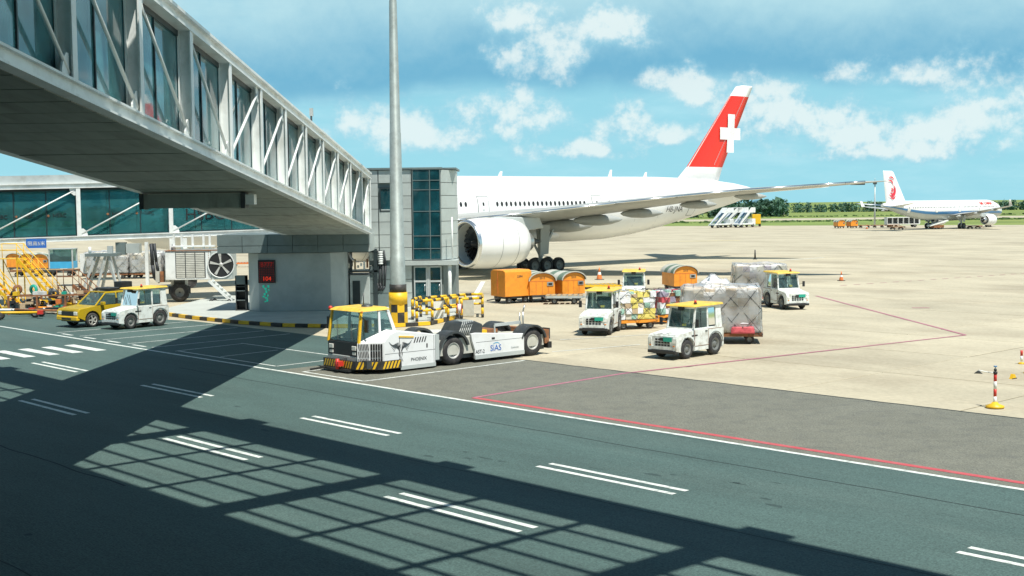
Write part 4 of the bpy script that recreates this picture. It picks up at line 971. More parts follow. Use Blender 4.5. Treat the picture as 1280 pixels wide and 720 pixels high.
for s in (-1, 1):
    MB('cab_glass').face([(1.0,s*.785,1.12),(-.14,s*.805,1.12),(-.17,s*.675,zr-.04),(.4,s*.665,zr-.04)]).build('side_window', sv)
    MB('cab_glass').face([(-.24,s*.805,1.12),(-1.2,s*.805,1.12),(-1.24,s*.675,zr-.04),(-.24,s*.675,zr-.04)]).build('side_window', sv)
    MB('cab_glass').face([(-1.36,s*.805,1.12),(-2.1,s*.805,1.12),(-1.95,s*.675,zr-.04),(-1.38,s*.675,zr-.04)]).build('side_window', sv)
    MB('suv_yellow').b(.72, .9, s*1.0-.12, s*1.0+.12, 1.1, 1.28).build('mirror', sv, bevel=.03)
MB('interior').b(-1.9, .9, -.7, .7, .9, 1.12).b(-.3, -.1, -.6, .6, 1.1, 1.55).build('interior', sv)
q = MB('black'); 
for s in (-.6, .6): q.bar((.2, s, zr+.13), (-1.8, s, zr+.13), .05, .05)
for k in range(6): q.bar((.2-k*.4, -.6, zr+.13), (.2-k*.4, .6, zr+.13), .04, .04); 
for x in (.1, -1.7):
    for s in (-.6, .6): q.b(x-.03, x+.03, s-.03, s+.03, zr+.05, zr+.13)
q.build('roof_rack', sv); MB('black').b(-1.55, -.85, -.35, .3, zr+.16, zr+.5).build('rack_box', sv, bevel=.03)
MB('dark_metal').b(-.6, .2, -.5, .5, zr+.15, zr+.24).build('rack_load', sv, bevel=.03)

# ------------------------------------------------------------------ aircraft tow tractor
TO = Vector((-2.18, 47.95)); 
tr = thing('aircraft_tow_tractor', 'long low white aircraft tow tractor with striped bumper and yellow cab roof', 'tow tractor', (TO.x, TO.y, 0), radians(-138))
WY = 2.6
def tside(y0, y1, front=True):
    q = MB('tractor_white')
    q.prism([(.93,.16),(3.30,.16),(3.30,1.14),(3.02,1.42),(2.72,1.52),(1.5,1.36),(.93,1.26)], y0, y1, 'y'); return q
# near and far front flanks
tside(-.10, 0).build('front_flank', tr, bevel=.03)
q = MB('tractor_white'); q.hexa([(.93,-.62,1.1),(3.3,-.62,1.1),(3.3,-.05,1.1),(.93,-.05,1.1),(.93,-.62,1.27),(2.72,-.62,1.53),(2.72,-.02,1.52),(.93,-.02,1.26)]); q.hexa([(2.72,-.62,1.3),(3.9,-.62,1.1),(3.25,-.02,1.1),(2.72,-.02,1.3),(2.72,-.62,1.53),(3.75,-.62,1.22),(3.22,-.04,1.18),(2.72,-.02,1.525)]); q.build('bonnet', tr)
q = MB('tractor_white'); q.prism([(.93,.2),(3.3,.2),(3.3,1.3),(.93,1.25)], -2.6, -2.5, 'y'); q.build('far_flank', tr)
# chamfered front corner with the slotted grille
A_, B_ = Vector((3.30, 0)), Vector((4.02, -.62)); dd = (B_-A_)
q = MB('tractor_white'); q.prism([(3.30, -.01), (4.02, -.62), (3.3, -.62)], .17, 1.12, 'z'); q.build('front_corner', tr)
gd = thing; q = MB('black'); nn = Vector((dd.y, -dd.x)).normalized()*-1
if nn.x < 0: nn = -nn
def corner_box(q, u0, u1, z0, z1, off, th, m=None, lean=0):
    p, r = A_+dd*u0+nn*off, A_+dd*u1+nn*off; n2 = nn*th; l = dd*lean
    q.hexa([(p.x-n2.x, p.y-n2.y, z0), (r.x-n2.x, r.y-n2.y, z0), (r.x+n2.x, r.y+n2.y, z0), (p.x+n2.x, p.y+n2.y, z0), (p.x-n2.x+l.x, p.y-n2.y+l.y, z1), (r.x-n2.x+l.x, r.y-n2.y+l.y, z1), (r.x+n2.x+l.x, r.y+n2.y+l.y, z1), (p.x+n2.x+l.x, p.y+n2.y+l.y, z1)], m)
for i in range(5):
    for j in range(3): corner_box(q, .05+i*.095, .05+i*.095+.068, .34+j*.26-.03*(i == 0), .34+j*.26+.225, .004, .012)
for i in range(7):
    for j in range(3): corner_box(q, .56+i*.058, .56+i*.058+.026, .34+j*.26, .34+j*.26+.225, .004, .010, None, .03)
q.build('grille', tr)
# cab
cy0, cy1 = -.62, -2.55; xf, xr = 3.95, 2.35
q = MB('black'); q.b(3.2, 3.98, cy1, cy0, .62, 1.12); q.build('front_panel', tr, bevel=.02)
MB('plane_grey').b(3.2, 4.0, cy1, cy0, .30, .62).build('front_apron', tr, bevel=.02)
for y in (-.85, -2.3):
    MB('lamp').b(3.98, 4.02, y-.13, y+.13, .84, 1.0).build('headlight', tr, bevel=.015); MB('lamp').b(3.98, 4.01, y-.1, y+.1, .68, .78).build('fog_lamp', tr)
MB('black').b(3.98, 4.0, -1.9, -1.3, .35, .55).build('plate', tr)
q = MB('yellow'); zt = 2.26
fT, rT = 3.78, 2.62
for y in (cy0, cy1):
    q = MB('yellow'); q.bar((xf, y, 1.08), (fT, y+(.06 if y < -1 else -.06), zt), .09, .10); q.build('front_pillar', tr, bevel=.015)
q = MB('tractor_white')
for y in (cy0, cy1):
    i_ = (.06 if y < -1 else -.06)
    q.bar((xr, y, 1.45), (rT, y+i_, zt), .08, .12); q.bar((3.02, y, 1.35), (3.0, y+i_, zt), .06, .10)
    q.bar((xf-.06, y, 1.12), (xr, y, 1.46), .07, .10)
q.bar((xr, cy0, 1.46), (xr, cy1, 1.46), .08, .1); q.bar((rT, cy0, zt-.03), (rT, cy1, zt-.03), .08, .08)
q.build('cab_frame', tr, bevel=.012)
MB('tractor_white').b(2.3, 3.2, cy1+.02, cy0-.02, .62, 1.38).build('cab_tub', tr)
q = MB('yellow_roof'); q.hexa([(rT-.12,cy1-.02,zt-.01),(fT+.14,cy1-.02,zt-.03),(fT+.14,cy0+.02,zt-.03),(rT-.12,cy0+.02,zt-.01),(rT,cy1+.12,zt+.10),(fT-.05,cy1+.12,zt+.08),(fT-.05,cy0-.12,zt+.08),(rT,cy0-.12,zt+.10)]); q.build('cab_roof', tr, bevel=.03)
MB('dark_metal').lathe([(0,.22),(.06,.2),(.08,.02)], (3.0,-1.4,zt+.09), 'z', 12).build('roof_vent', tr); MB('dark_metal').cyl((2.8,-1.9,zt+.08),(2.8,-1.9,zt+.55),.02).build('antenna', tr)
MB('red').ball((3.75, cy1-.12, zt+.02), .09).build('beacon', tr); MB('amber').ball((3.86, cy0+.1, zt-.02), .05).build('marker_lamp', tr)
MB('cab_glass').face([(xf-.02,cy0-.06,1.14),(xf-.02,cy1+.06,1.14),(fT+.02,cy1+.12,zt-.05),(fT+.02,cy0-.12,zt-.05)]).build('windscreen', tr)
MB('cab_glass').face([(xr+.02,cy0-.06,1.5),(xr+.02,cy1+.06,1.5),(rT+.02,cy1+.12,zt-.06),(rT+.02,cy0-.12,zt-.06)]).build('rear_window', tr)
for y in (cy0, cy1):
    i_ = (.06 if y < -1 else -.06)
    MB('cab_glass').face([(xf-.08,y,1.17),(3.06,y,1.38),(3.04,y+i_,zt-.06),(fT-.03,y+i_,zt-.06)]).build('side_window', tr)
    MB('cab_glass').face([(2.98,y,1.40),(xr+.08,y,1.52),(rT+.06,y+i_,zt-.06),(2.97,y+i_,zt-.06)]).build('side_window', tr)
q = MB('black'); q.bar((3.97,-1.9,1.16),(3.86,-2.1,1.9),.02,.02); q.bar((3.97,-1.0,1.16),(3.86,-1.2,1.9),.02,.02); q.build('wiper', tr)
MB('seat').b(2.6,3.0,-1.5,-1.0,1.0,1.3).b(2.5,2.64,-1.5,-1.0,1.25,1.85).b(2.6,3.0,-2.3,-1.8,1.0,1.3).b(2.5,2.64,-2.3,-1.8,1.25,1.85).build('seat', tr, bevel=.03)
q = MB('black'); q.cyl((3.7,-1.25,1.1),(3.4,-1.25,1.38),.03); q.lathe([(0,.19),(.02,.21),(.04,.19)],(3.4,-1.25,1.38),'x',16); q.b(3.5,3.9,cy1+.1,cy0-.1,1.0,1.18); q.build('steering_wheel', tr)
for y, s in ((cy1-.28, -1), (cy0+.18, 1)): q = MB('black'); q.b(3.7,3.76,y-.09,y+.09,1.5,1.95); q.bar((3.73,y,1.9),(3.8,y-s*.26,2.1),.025,.025); q.build('mirror', tr)
# striped bumper
P = [(4.12,-2.66),(4.12,-.62),(3.42,.055),(2.55,.055)]
bp = MB('stripe_black')
for a, b2 in zip(P[:-1], P[1:]):
    a, b2 = Vector(a), Vector(b2); d = (b2-a); L = d.length; d.normalize(); n_ = Vector((d.y, -d.x)); n_ = n_ if (n_.x+n_.y) > 0 else -n_
    bp.hexa([(*(a-n_*.3), .17), (*(b2-n_*.3), .17), (*b2, .17), (*a, .17), (*(a-n_*.3), .47), (*(b2-n_*.3), .47), (*b2, .47), (*a, .47)])
    k = int(L/.15)
    for i in range(k):
        p0 = a+d*(i*.15+.02); 
        P4 = [p0+n_*.004, p0+d*.085+n_*.004, p0+d*.205+n_*.004, p0+d*.12+n_*.004]
        if i*.15+.24 > L: continue
        bp.face([(*P4[0], .19), (*P4[1], .19), (*P4[2], .45), (*P4[3], .45)], 'yellow')
bp.build('bumper', tr)
q = MB('red'); q.b(4.1,4.35,-1.6,-1.35,.25,.42); q.cyl((4.3,-1.48,.15),(4.3,-1.48,.52),.07); q.build('tow_hook', tr)
q = MB('black'); q.b(4.0,4.25,-2.7,-.9,.08,.16); q.bar((4.2,-2.4,.14),(4.75,-2.6,.08),.08,.06); q.build('lower_frame', tr)
# middle flank and decks
q = MB('tractor_white'); q.prism([(-1.0,.16),(-1.0,.5),(-.86,.86),(-.80,1.14),(-1.06,1.16),(-3.55,.95),(-3.55,.2)], -.10, 0, 'y'); q.build('mid_flank', tr, bevel=.02)
q = MB('tractor_white'); q.prism([(-1.0,.16),(-.80,1.14),(-3.55,.95),(-3.55,.2)], -2.6, -2.5, 'y'); q.build('far_flank', tr)
MB('plane_grey').b(-3.55,-1.0,-.02,.012,.14,.30).build('side_skirt', tr); MB('plane_grey').b(.93,2.55,-.02,.012,.08,.22).build('side_skirt', tr)
MB('canvas_grey').prism([(.9,1.0),(-1.0,1.02),(-3.6,.82),(-4.7,.82),(-4.7,.4),(.9,.4)], -2.5, -.10, 'y').build('deck', tr)
MB('dark_metal').b(-4.8,3.9,-2.4,-.2,.22,.5).build('chassis', tr)
q = MB('plane_grey'); q.b(.75,.93,-2.5,0,.3,1.24); q.build('bulkhead', tr)
for y in (-.16, -2.44):
    wheel(tr, 0, y-(.1 if y > -1 else -.1), .56, .40, .30, 'rim'); wheel(tr, -4.08, y-(.1 if y > -1 else -.1), .56, .40, .30, 'rim')
def fender(cx, r0, r1, y0, y1, a0, a1, m_='dark_metal', slats=False):
    q = MB(m_); n = 12; R0 = []; 
    pts = [(cx+r1*cos(a), .56+r1*sin(a)) for a in [a0+(a1-a0)*i/n for i in range(n+1)]] + [(cx+r0*cos(a), .56+r0*sin(a)) for a in [a1+(a0-a1)*i/n for i in range(n+1)]]
    q.prism(pts, y0, y1, 'y'); return q
fender(0, .66, .745, -.62, .02, .12, pi-.25, 'canvas_green' if False else 'dark_metal').build('front_fender', tr); fender(-4.08, .63, .70, -.62, .02, .3, pi-.2).build('rear_fender', tr)
fender(0, .66, .745, -2.6, -2.0, .12, pi-.25).build('front_fender', tr); fender(-4.08, .63, .70, -2.6, -2.0, .3, pi-.2).build('rear_fender', tr)
# machinery on the deck
q = MB('dark_metal'); q.prism([(-.55,1.0),(-1.85,1.0),(-1.9,1.40),(-1.5,1.55),(-.9,1.5)], -1.7, -.55, 'y'); eb = q.build('engine_box', tr, bevel=.06)
q = MB('steel_grey')
for i in range(6): q.tube([(-.62-i*.1,-.54,1.05),(-.75-i*.1,-.53,1.32),(-.92-i*.1,-.6,1.56),(-.95-i*.1,-1.2,1.58)], .018)
q.build('guard_bar', eb)
MB('rust').b(-2.95,-2.3,-1.9,-.9,.95,1.12).build('winch', tr); MB('yellow').b(-2.3,-1.95,-1.3,-.8,.95,1.14).build('yellow_bracket', tr)
q = MB('plane_grey'); q.bar((-2.6,-.7,1.30),(-4.0,-.7,1.32),.05,.12); q.bar((-2.6,-.7,1.30),(-2.62,-.7,.95),.05,.05); q.bar((-4.0,-.7,1.32),(-4.0,-.7,1.0),.05,.05); q.build('hand_rail', tr)
q = MB('metal'); q.tube([(-4.0,-.55,1.1),(-4.0,-.55,1.75),(-4.1,-.55,2.02)], .03); q.tube([(-4.0,-.75,1.1),(-4.0,-.75,1.7)], .025); q.build('lever', tr)
q = MB('rust'); q.b(-5.0,-4.65,-2.5,-.1,.45,1.0); q.b(-5.06,-5.0,-.5,-.1,.62,1.05,'dark_metal'); q.build('rear_plate', tr)
MB('red').b(-5.02,-4.98,-.42,-.2,.78,.98).build('tail_lamp', tr); MB('black').b(-5.1,-4.9,-.35,-.05,.25,.5).build('mud_flap', tr)
# vents and trims on the flank
q = MB('black')
for i in range(5): q.hexa([(1.95-i*.12,0,1.02),(1.90-i*.12,0,1.02),(1.90-i*.12,.006,1.02),(1.95-i*.12,.006,1.02),(1.87-i*.12,0,1.22),(1.82-i*.12,0,1.22),(1.82-i*.12,.006,1.22),(1.87-i*.12,.006,1.22)])
q.b(1.30,1.36,0,.006,.8,.95); q.build('vent', tr)
MB('yellow').bar((2.62,.012,1.30),(1.95,.012,1.24),.03,.05).build('handle_trim', tr)
q = MB('black'); q.b(.95,3.25,0,.004,.70,.712); q.b(-3.5,-1.05,0,.004,.78,.79); q.b(2.58,2.60,0,.004,.2,1.3); q.b(1.0,1.012,0,.004,.2,1.25); q.b(-2.0,-1.85,0,.012,.85,.92); q.build('panel_seam', tr)
def side_text(s, size, m_, x, z, sx=1): return text(s, size, m_, 'lettering', tr, (x, .006, z), (pi/2, 0, pi), sx=sx)
side_text('PHOENIX', .17, 'dark_metal', 1.72, .36, 1.0); side_text('AST-2', .2, 'dark_metal', -1.25, .36, .9); side_text('SiAS', .32, 'blue', -2.05, .40, 1.0); side_text('Goldhofer', .1, 'plane_grey', -3.05, .42, 1.0)
q = MB('cyan')
for i in range(8):
    t0, t1 = .5+i*.28, .5+(i+1)*.28; q.face([(-2.08-.2*cos(t), .007, .60+.12*sin(t)*r) for t, r in ((t0, .75), (t0, 1), (t1, 1), (t1, .75))])
q.build('logo_arc', tr)
# line emblem of a rising bird
q = MB('dark_metal')
def stroke(pts, w=.018):
    for a, b2 in zip(pts[:-1], pts[1:]): q.bar((2.55-a[0]*1.25, .006, .80+a[1]*1.1), (2.55-b2[0]*1.25, .006, .80+b2[1]*1.1), .006, w, up=(0,1,0))
for s in (-1, 1):
    for k in range(7):
        a = .45+k*.13; r0, r1 = .09, .40-.015*k
        stroke([(s*.04, .02-.03*k), (s*(r0+.05)*cos(a), r0*sin(a)+.04), (s*(r0+.22)*cos(a*1.05), .06+.22*sin(a)), (s*(.10+.32*cos(a*.55)*(1-k*.07)), .30-.055*k)])
    stroke([(s*.03, 0), (s*.07, -.12), (s*.03, -.24), (s*.08, -.38)])
stroke([(0, .1), (.02, 0), (-.02, -.15), (.01, -.3), (0, -.45)]); stroke([(0, .1), (-.03, .16), (.02, .2)], .03)
q.build('bird_emblem', tr)
# ------------------------------------------------------------------ carts, containers and cargo
def small_wheels(t, xs, ys, r=.2, w=.14):
    for x in xs:
        for y in ys:
            q = MB('rubber'); q.lathe([(-w/2, r*.5), (-w/2, r*.92), (0, r), (w/2, r*.92), (w/2, r*.5)], (0,0,0), 'y', 14); q.lathe([(-w/2, r*.5), (-w*.3, .01)], (0,0,0), 'y', 10, 'rim_grey').lathe([(w/2, r*.5), (w*.3, .01)], (0,0,0), 'y', 10, 'rim_grey')
            q.build('wheel', t, (x, y, r))
def dolly(label, loc, rz, L=3.2, Wd=1.9, m_='red', group='low cargo dollies', h=.46, rollers=True):
    t = thing('cargo_dolly', label, 'dolly', loc, rz, group)
    q = MB(m_); 
    for y in (-Wd/2, Wd/2-.08): q.b(-L/2, L/2, y, y+.08, h-.14, h)
    for x in (-L/2, L/2-.08): q.b(x, x+.08, -Wd/2, Wd/2, h-.14, h)
    q.b(-L/2+.08, L/2-.08, -.05, .05, h-.12, h-.02); q.build('frame', t)
    q = MB('metal' if rollers else 'wood')
    n = int((L-.3)/.26)
    for i in range(n): 
        x = -L/2+.15+(L-.3)*i/(n-1)
        if rollers: q.cyl((x, -Wd/2+.1, h-.03), (x, Wd/2-.1, h-.03), .04, n=6)
        else: q.b(x-.12, x+.12, -Wd/2+.02, Wd/2-.02, h, h+.03)
    q.build('deck', t)
    small_wheels(t, (-L/2+.55, L/2-.55), (-Wd/2+.15, Wd/2-.15))
    q = MB('dark_metal'); 
    for x in (-L/2+.55, L/2-.55): q.cyl((x, -Wd/2+.2, .2), (x, Wd/2-.2, .2), .04); q.b(x-.12, x+.12, -.4, .4, .2, h-.12)
    q.build('axle', t)
    q = MB(m_); q.bar((L/2, 0, h-.1), (L/2+.75, 0, .22), .07, .07); q.lathe([(-.03,.05),(-.03,.1),(.03,.1),(.03,.05)], (L/2+.82, 0, .2), 'z', 10); q.build('drawbar', t)
    return t
def lump(L, Wd, H, seed, m_, amp=.12, k=6, z0=0, shrink=.12):
    # a soft wrapped bundle: rounded block with folds
    q = MB(m_); nx, ny, nz = k, k, k
    def P(u, v, w):
        x, y, z = (u-.5)*L, (v-.5)*Wd, w*H
        s = 1-shrink*w*w; x *= s; y *= s
        n = noise.noise_vector(Vector((x*1.6+seed*7.1, y*1.6, z*1.6)))*amp
        n2 = noise.noise_vector(Vector((x*5+seed*3.3, y*5, z*5)))*amp*.4
        return (x+n.x+n2.x, y+n.y+n2.y, z0+max(0, z+(n.z+n2.z)*(w > .02)))
    R = []
    ring = [(i/nx, 0) for i in range(nx)]+[(1, i/ny) for i in range(ny)]+[(1-i/nx, 1) for i in range(nx)]+[(0, 1-i/ny) for i in range(ny)]
    for wl_ in range(nz+1): R.append([P(u, v, wl_/nz) for u, v in ring])
    for f in (.85, .6, .3, .05): R.append([P(.5+(u-.5)*f, .5+(v-.5)*f, 1.0+.05*(1-f)) for u, v in ring])
    q.ring(R, None, True, True); return q
def net(L, Wd, H, z0, step=.38, m_='hose', r=.009, shrink=.1):
    q = MB(m_)
    sd_ = L*13+Wd*7
    def P(s, w):
        x, y = s; k = 1-shrink*w*w; n = noise.noise_vector(Vector((x*1.3+sd_, y*1.3, w*3)))*.16
        return (x*k*1.03+n.x*.25, y*k*1.03+n.y*.25, z0+w*H+n.z*(.3 if w > .95 else 1.2))
    per = []; n1 = max(2, int(L/step)); n2 = max(2, int(Wd/step))
    per += [(-L/2+L*i/n1, -Wd/2) for i in range(n1)]+[(L/2, -Wd/2+Wd*i/n2) for i in range(n2)]+[(L/2-L*i/n1, Wd/2) for i in range(n1)]+[(-L/2, Wd/2-Wd*i/n2) for i in range(n2)]
    nz = max(2, int(H/step)); N = len(per)
    for j in range(nz):
        for i in range(N):
            for d in (1, -1):
                a, b2 = per[i], per[(i+d)%N]
                if (i+j) % 2 == 0: q.bar(P(a, j/nz), P(b2, (j+1)/nz), r*2, r*2)
                elif d == 1 and j == 0: q.bar(P(a, 0), P(b2, 0), r*2, r*2)
    for i in range(n1+1): x = -L/2+L*i/n1; q.bar((x*.9, -Wd/2*.92, z0+H*1.02), (x*.9, Wd/2*.92, z0+H*1.02), r*2, r*2)
    return q
def carton_stack(name, label, loc, rz, L, Wd, H, seed, group, pal=('cream','tan','sack_white','tan','cream','sack_white'), wrap=True, cell=.46, top=None):
    # netted stack: separate cartons, plastic sheet over the top, cargo net
    rnd = random.Random(seed); t = thing(name, label, 'cargo', loc, rz, group)
    nx, ny, nz = max(2, round(L/cell)), max(2, round(Wd/cell)), max(2, round(H/(cell*.8)))
    for k in range(nz):
        for i in range(nx):
            for j in range(ny):
                if 0 < i < nx-1 and 0 < j < ny-1 and k < nz-1: continue
                sx, sy, sz = L/nx*rnd.uniform(.86, .99), Wd/ny*rnd.uniform(.86, .99), H/nz*rnd.uniform(.9, .99)
                if k == nz-1 and rnd.random() < .25: sz *= .6
                cx, cy = -L/2+L*(i+.5)/nx+rnd.uniform(-.04, .04), -Wd/2+Wd*(j+.5)/ny+rnd.uniform(-.04, .04)
                m_ = rnd.choice(pal); q = MB(m_)
                if 'sack' in m_: q = lump(sx*1.03, sy*1.03, sz*.98, rnd.random()*50, m_, .05, 3, 0, .06); q.s = [False]*len(q.s)
                else: q.b(-sx/2, sx/2, -sy/2, sy/2, 0, sz); q.b(-sx/2-.002, sx/2+.002, -.03, .03, sz*.02, sz+.002, 'canvas_grey')
                q.build('sack' if 'sack' in m_ else 'carton', t, (cx, cy, H*k/nz), rnd.uniform(-.06, .06))
    MB('cream').b(-L/2*.93, L/2*.93, -Wd/2*.93, Wd/2*.93, .02, H*.9).build('core', t)
    if wrap:
        q = lump(L*1.07, Wd*1.07, H*1.04, seed+3, 'plastic', .11, 16, 0, .04); q.build('plastic_wrap', t)
    net(L*1.06, Wd*1.06, H*1.03, 0, .42).build('cargo_net', t)
    return t
CG = 'netted and wrapped cargo'
# tall cargo right behind the front tractor
dolly('rusty red dolly under the tall netted cargo behind the front tractor', (9.0, 55.2), radians(172), 3.5, 2.2, 'rust')
carton_stack('netted_cargo', 'tall netted cargo stack of tan and white cartons behind the front white tractor', (9.0, 55.2, .5), radians(-8), 3.2, 2.1, 1.85, 3, CG)
t = thing('red_sack', 'red bundle lying on the edge of the dolly under the tall cargo', 'bundle', (9.75, 54.0, .47), radians(-8)); lump(1.0, .4, .26, 4, 'sack_red', .06, 5).build('bundle', t); MB('stripe_black').b(-.02, .02, -.2, .2, .24, .29).build('strap', t)
dolly('dolly hidden behind the tall cargo under the silver heap', (9.9, 61.6), radians(192), 3.2, 2.0, 'orange', h=.46)
t = thing('silver_wrapped_cargo', 'silver plastic heap rising behind the tall netted cargo', 'cargo', (9.7, 61.5, .5), .2, CG); lump(2.4, 1.9, 1.8, 8, 'sack_white', .25, 9, 0, .55).build('bundle', t); lump(2.5, 2.0, 1.84, 8, 'plastic', .28, 9, 0, .55).build('plastic_wrap', t); net(2.4, 1.9, 1.2, 0, .5, shrink=.25).build('cargo_net', t)
# colourful bag carts behind the second tractor
dolly('orange dolly carrying the yellow and white bags beside the second tractor', (5.75, 61.6), radians(18), 2.5, 1.5, 'orange', 'bag carts')
carton_stack('bag_pile', 'netted pile of yellow, white and green bags beside the second white tractor', (5.75, 61.6, .5), radians(18), 1.9, 1.5, 1.3, 11, CG, ('sack_yellow','sack_white','sack_yellow','sack_white','cream','sack_green','sack_yellow','tan'), False, .33)
dolly('orange dolly carrying the red and green bags in the middle of the train', (7.75, 64.5), radians(35), 2.5, 1.5, 'orange', 'bag carts')
carton_stack('bag_pile', 'netted pile of red and green bags between the yellow pile and the front tractor', (7.75, 64.5, .5), radians(35), 2.0, 1.5, 1.15, 12, CG, ('sack_red','sack_red','sack_green','sack_purple','sack_white','rust','sack_red'), False, .33)
# cargo behind the right-hand tractor
dolly('red dolly beside the right-hand white tractor', (14.9, 76.0), radians(-4), 3.4, 2.2, 'red')
carton_stack('netted_cargo', 'grey and white netted cargo under silver plastic behind the right-hand tractor', (14.7, 76.2, .5), radians(-4), 2.9, 2.1, 1.75, 21, CG, ('sack_purple','canvas_grey','tan','sack_white','sack_white','cream'), True, .42)

def box_container(label, loc, rz):
    t = thing('orange_container', label, 'container', loc, rz)
    q = MB('orange'); L, Wd, H = 1.95, 1.66, 1.62; z0 = .42
    q.prism([(-Wd/2, z0), (Wd/2, z0), (Wd/2, z0+H-.1), (Wd/2-.25, z0+H), (-Wd/2+.25, z0+H), (-Wd/2, z0+H-.1)], -L/2, L/2, 'x'); q.build('shell', t, bevel=.03)
    q = MB('orange_dk'); q.b(-L/2-.02, -L/2, -.01, .01, z0+.1, z0+H-.1); q.b(-L/2-.03, -L/2-.005, .05, .09, z0+.6, z0+1.0); q.build('door_bar', t)
    text('2394', .2, 'dark_metal', 'number', t, (.1, -Wd/2-.012, z0+1.15), (pi/2, 0, 0))
    q = MB('dark_metal'); q.b(-L/2+.1, L/2-.1, -.6, .6, .28, .42); q.bar((-L/2, 0, .3), (-L/2-.8, 0, .2), .07, .07); q.build('chassis', t)
    small_wheels(t, (-.6, .6), (-.62, .62), .21); return t
box_container('plain orange box container on wheels under the wing beside the main landing gear', (-.05, 78.9), radians(33))
def barrel_cart(label, loc, rz, num='2313', group='orange baggage carts with curved roofs'):
    t = thing('baggage_cart', label, 'baggage cart', loc, rz, group)    # x = end facing the viewer
    L, Wd, z0, zs, zt = 2.5, 1.62, .45, 1.32, 1.78
    arc_ = [(Wd/2*cos(a), zs+(zt-zs)*sin(a)) for a in [pi*i/12 for i in range(13)]]
    end = [(Wd/2, z0)]+arc_+[(-Wd/2, z0)]
    for x0, x1 in ((-L/2, -L/2+.05), (L/2-.05, L/2)): MB('orange').prism(end, x0, x1, 'x').build('end_panel', t)
    q = MB('orange'); q.b(-L/2+.05, L/2-.05, -Wd/2, -Wd/2+.04, z0, zs); q.b(-L/2+.05, L/2-.05, Wd/2-.04, Wd/2, z0, zs); q.build('side_panel', t)
    a2 = [((Wd/2+.06)*cos(a), zs+(zt-zs+.06)*sin(a)) for a in [pi*i/12 for i in range(13)]]
    rf = MB('canvas_green'); n = 4; xs = [-L/2-.08+(L+.16)*i/n for i in range(n+1)]
    for i in range(n):
        rf.ring([[(xs[i], y, z) for y, z in a2], [(xs[i+1], y, z) for y, z in a2]], 'canvas_green' if i % 2 else 'canvas_grey', False, True, False)
    rf.build('roof', t)
    q = MB('canvas_grey'); 
    for x in (-L/2-.09, L/2+.09):
        for (y0, z0_), (y1, z1_) in zip(a2[:-1], a2[1:]): q.bar((x, y0, z0_), (x, y1, z1_), .06, .06, up=(1,0,0))
    q.build('roof_rim', t)
    q = MB('orange_dk'); 
    for y in (-.4, 0, .4): q.b(L/2, L/2+.012, y-.012, y+.012, z0+.05, zs)
    q.b(L/2, L/2+.012, -Wd/2+.05, Wd/2-.05, zs-.03, zs); q.build('door_seam', t)
    MB('metal').b(L/2+.01, L/2+.04, .3, .7, zs-.32, zs-.08).build('latch_plate', t); MB('black').b(L/2+.04, L/2+.05, .38, .62, zs-.28, zs-.14).build('latch', t)
    text(num, .17, 'dark_metal', 'number', t, (L/2+.012, 0, zs+.12), (pi/2, 0, pi/2))
    q = MB('dark_metal'); q.b(-L/2, L/2, -.65, .65, .3, z0); q.bar((L/2, 0, .36), (L/2+.7, 0, .22), .07, .07); q.build('chassis', t)
    small_wheels(t, (-.8, .8), (-.62, .62), .22); return t
c1 = barrel_cart('orange curved-roof baggage cart next to the plain orange box', (1.55, 79.9), radians(-75), '2313')
dup(c1, (3.25, 80.5), radians(-62), 'orange curved-roof baggage cart showing its striped roof, behind the empty dolly')
dup(c1, (11.35, 86.6), radians(-78), 'orange curved-roof baggage cart standing alone behind the farthest white tractor')
dolly('empty wooden-decked dolly in front of the orange baggage carts', (3.2, 77.6), radians(-5), 2.3, 1.4, 'steel_grey', h=.5, rollers=False)
dolly('empty yellow dolly beyond the second white tractor near the landing gear', (6.1, 88.5), radians(8), 2.6, 1.6, 'yellow')
dolly('empty grey dolly beyond the lone orange cart', (13.6, 86.5), radians(0), 2.0, 1.4, 'steel_grey', h=.5, rollers=False)

# ------------------------------------------------------------------ cones, posts, rails
def cone(label, loc, h_=.72):
    t = thing('traffic_cone', label, 'traffic cone', loc, .3, 'traffic cones'); r = .17*h_/.72
    MB('orange_dk').lathe([(.04, r), (h_*.42, r*.66)], (0,0,0), 'z', 16).lathe([(h_*.42, r*.66), (h_*.62, r*.45)], (0,0,0), 'z', 16, 'lane_white' if False else 'steel_white').lathe([(h_*.62, r*.45), (h_, r*.12)], (0,0,0), 'z', 16, caps=True).build('cone', t)
    MB('black').b(-r*1.3, r*1.3, -r*1.3, r*1.3, 0, .045).build('base', t, bevel=.01); return t
cone('orange traffic cone on open concrete right of the silver cargo', (24.8, 96.2)); cone('taller orange traffic cone in the wing shadow behind the carts', (6.95, 101.5), .98)
t = thing('marker_post', 'short dark marker post standing at the end of the tail shadow', 'post', (25.5, 134.0)); MB('black').cyl((0,0,.06), (0,0,1.0), .10, .06).build('post', t); MB('dark_metal').cyl((0,0,0), (0,0,.06), .22).build('base', t)
def banded_post(t, h_, r, n, base=True):
    q = MB('red')
    for i in range(n): q.cyl((0,0,.1+(h_-.1)*i/n), (0,0,.1+(h_-.1)*(i+1)/n), r, m='red' if (n-1-i) % 2 == 0 else 'steel_white')
    q.build('post', t)
bo = thing('safety_post', 'red and white banded post on a yellow base at the asphalt edge', 'post', (13.94, 36.75)); banded_post(bo, .98, .045, 4)
MB('wood').lathe([(0,.26),(.05,.26),(.10,.12),(.16,.07)], (0,0,0), 'z', 20, 'yellow', True).build('base', bo); MB('black').cyl((0,0,.98), (0,0,1.04), .06).ball((0,0,1.09), .05).build('cap', bo); MB('plane_blue').cyl((0,0,1.18), (0,0,1.21), .05).build('hook', bo); MB('steel_white').cyl((0,0,1.1), (0,0,1.18), .015).build('pin', bo)
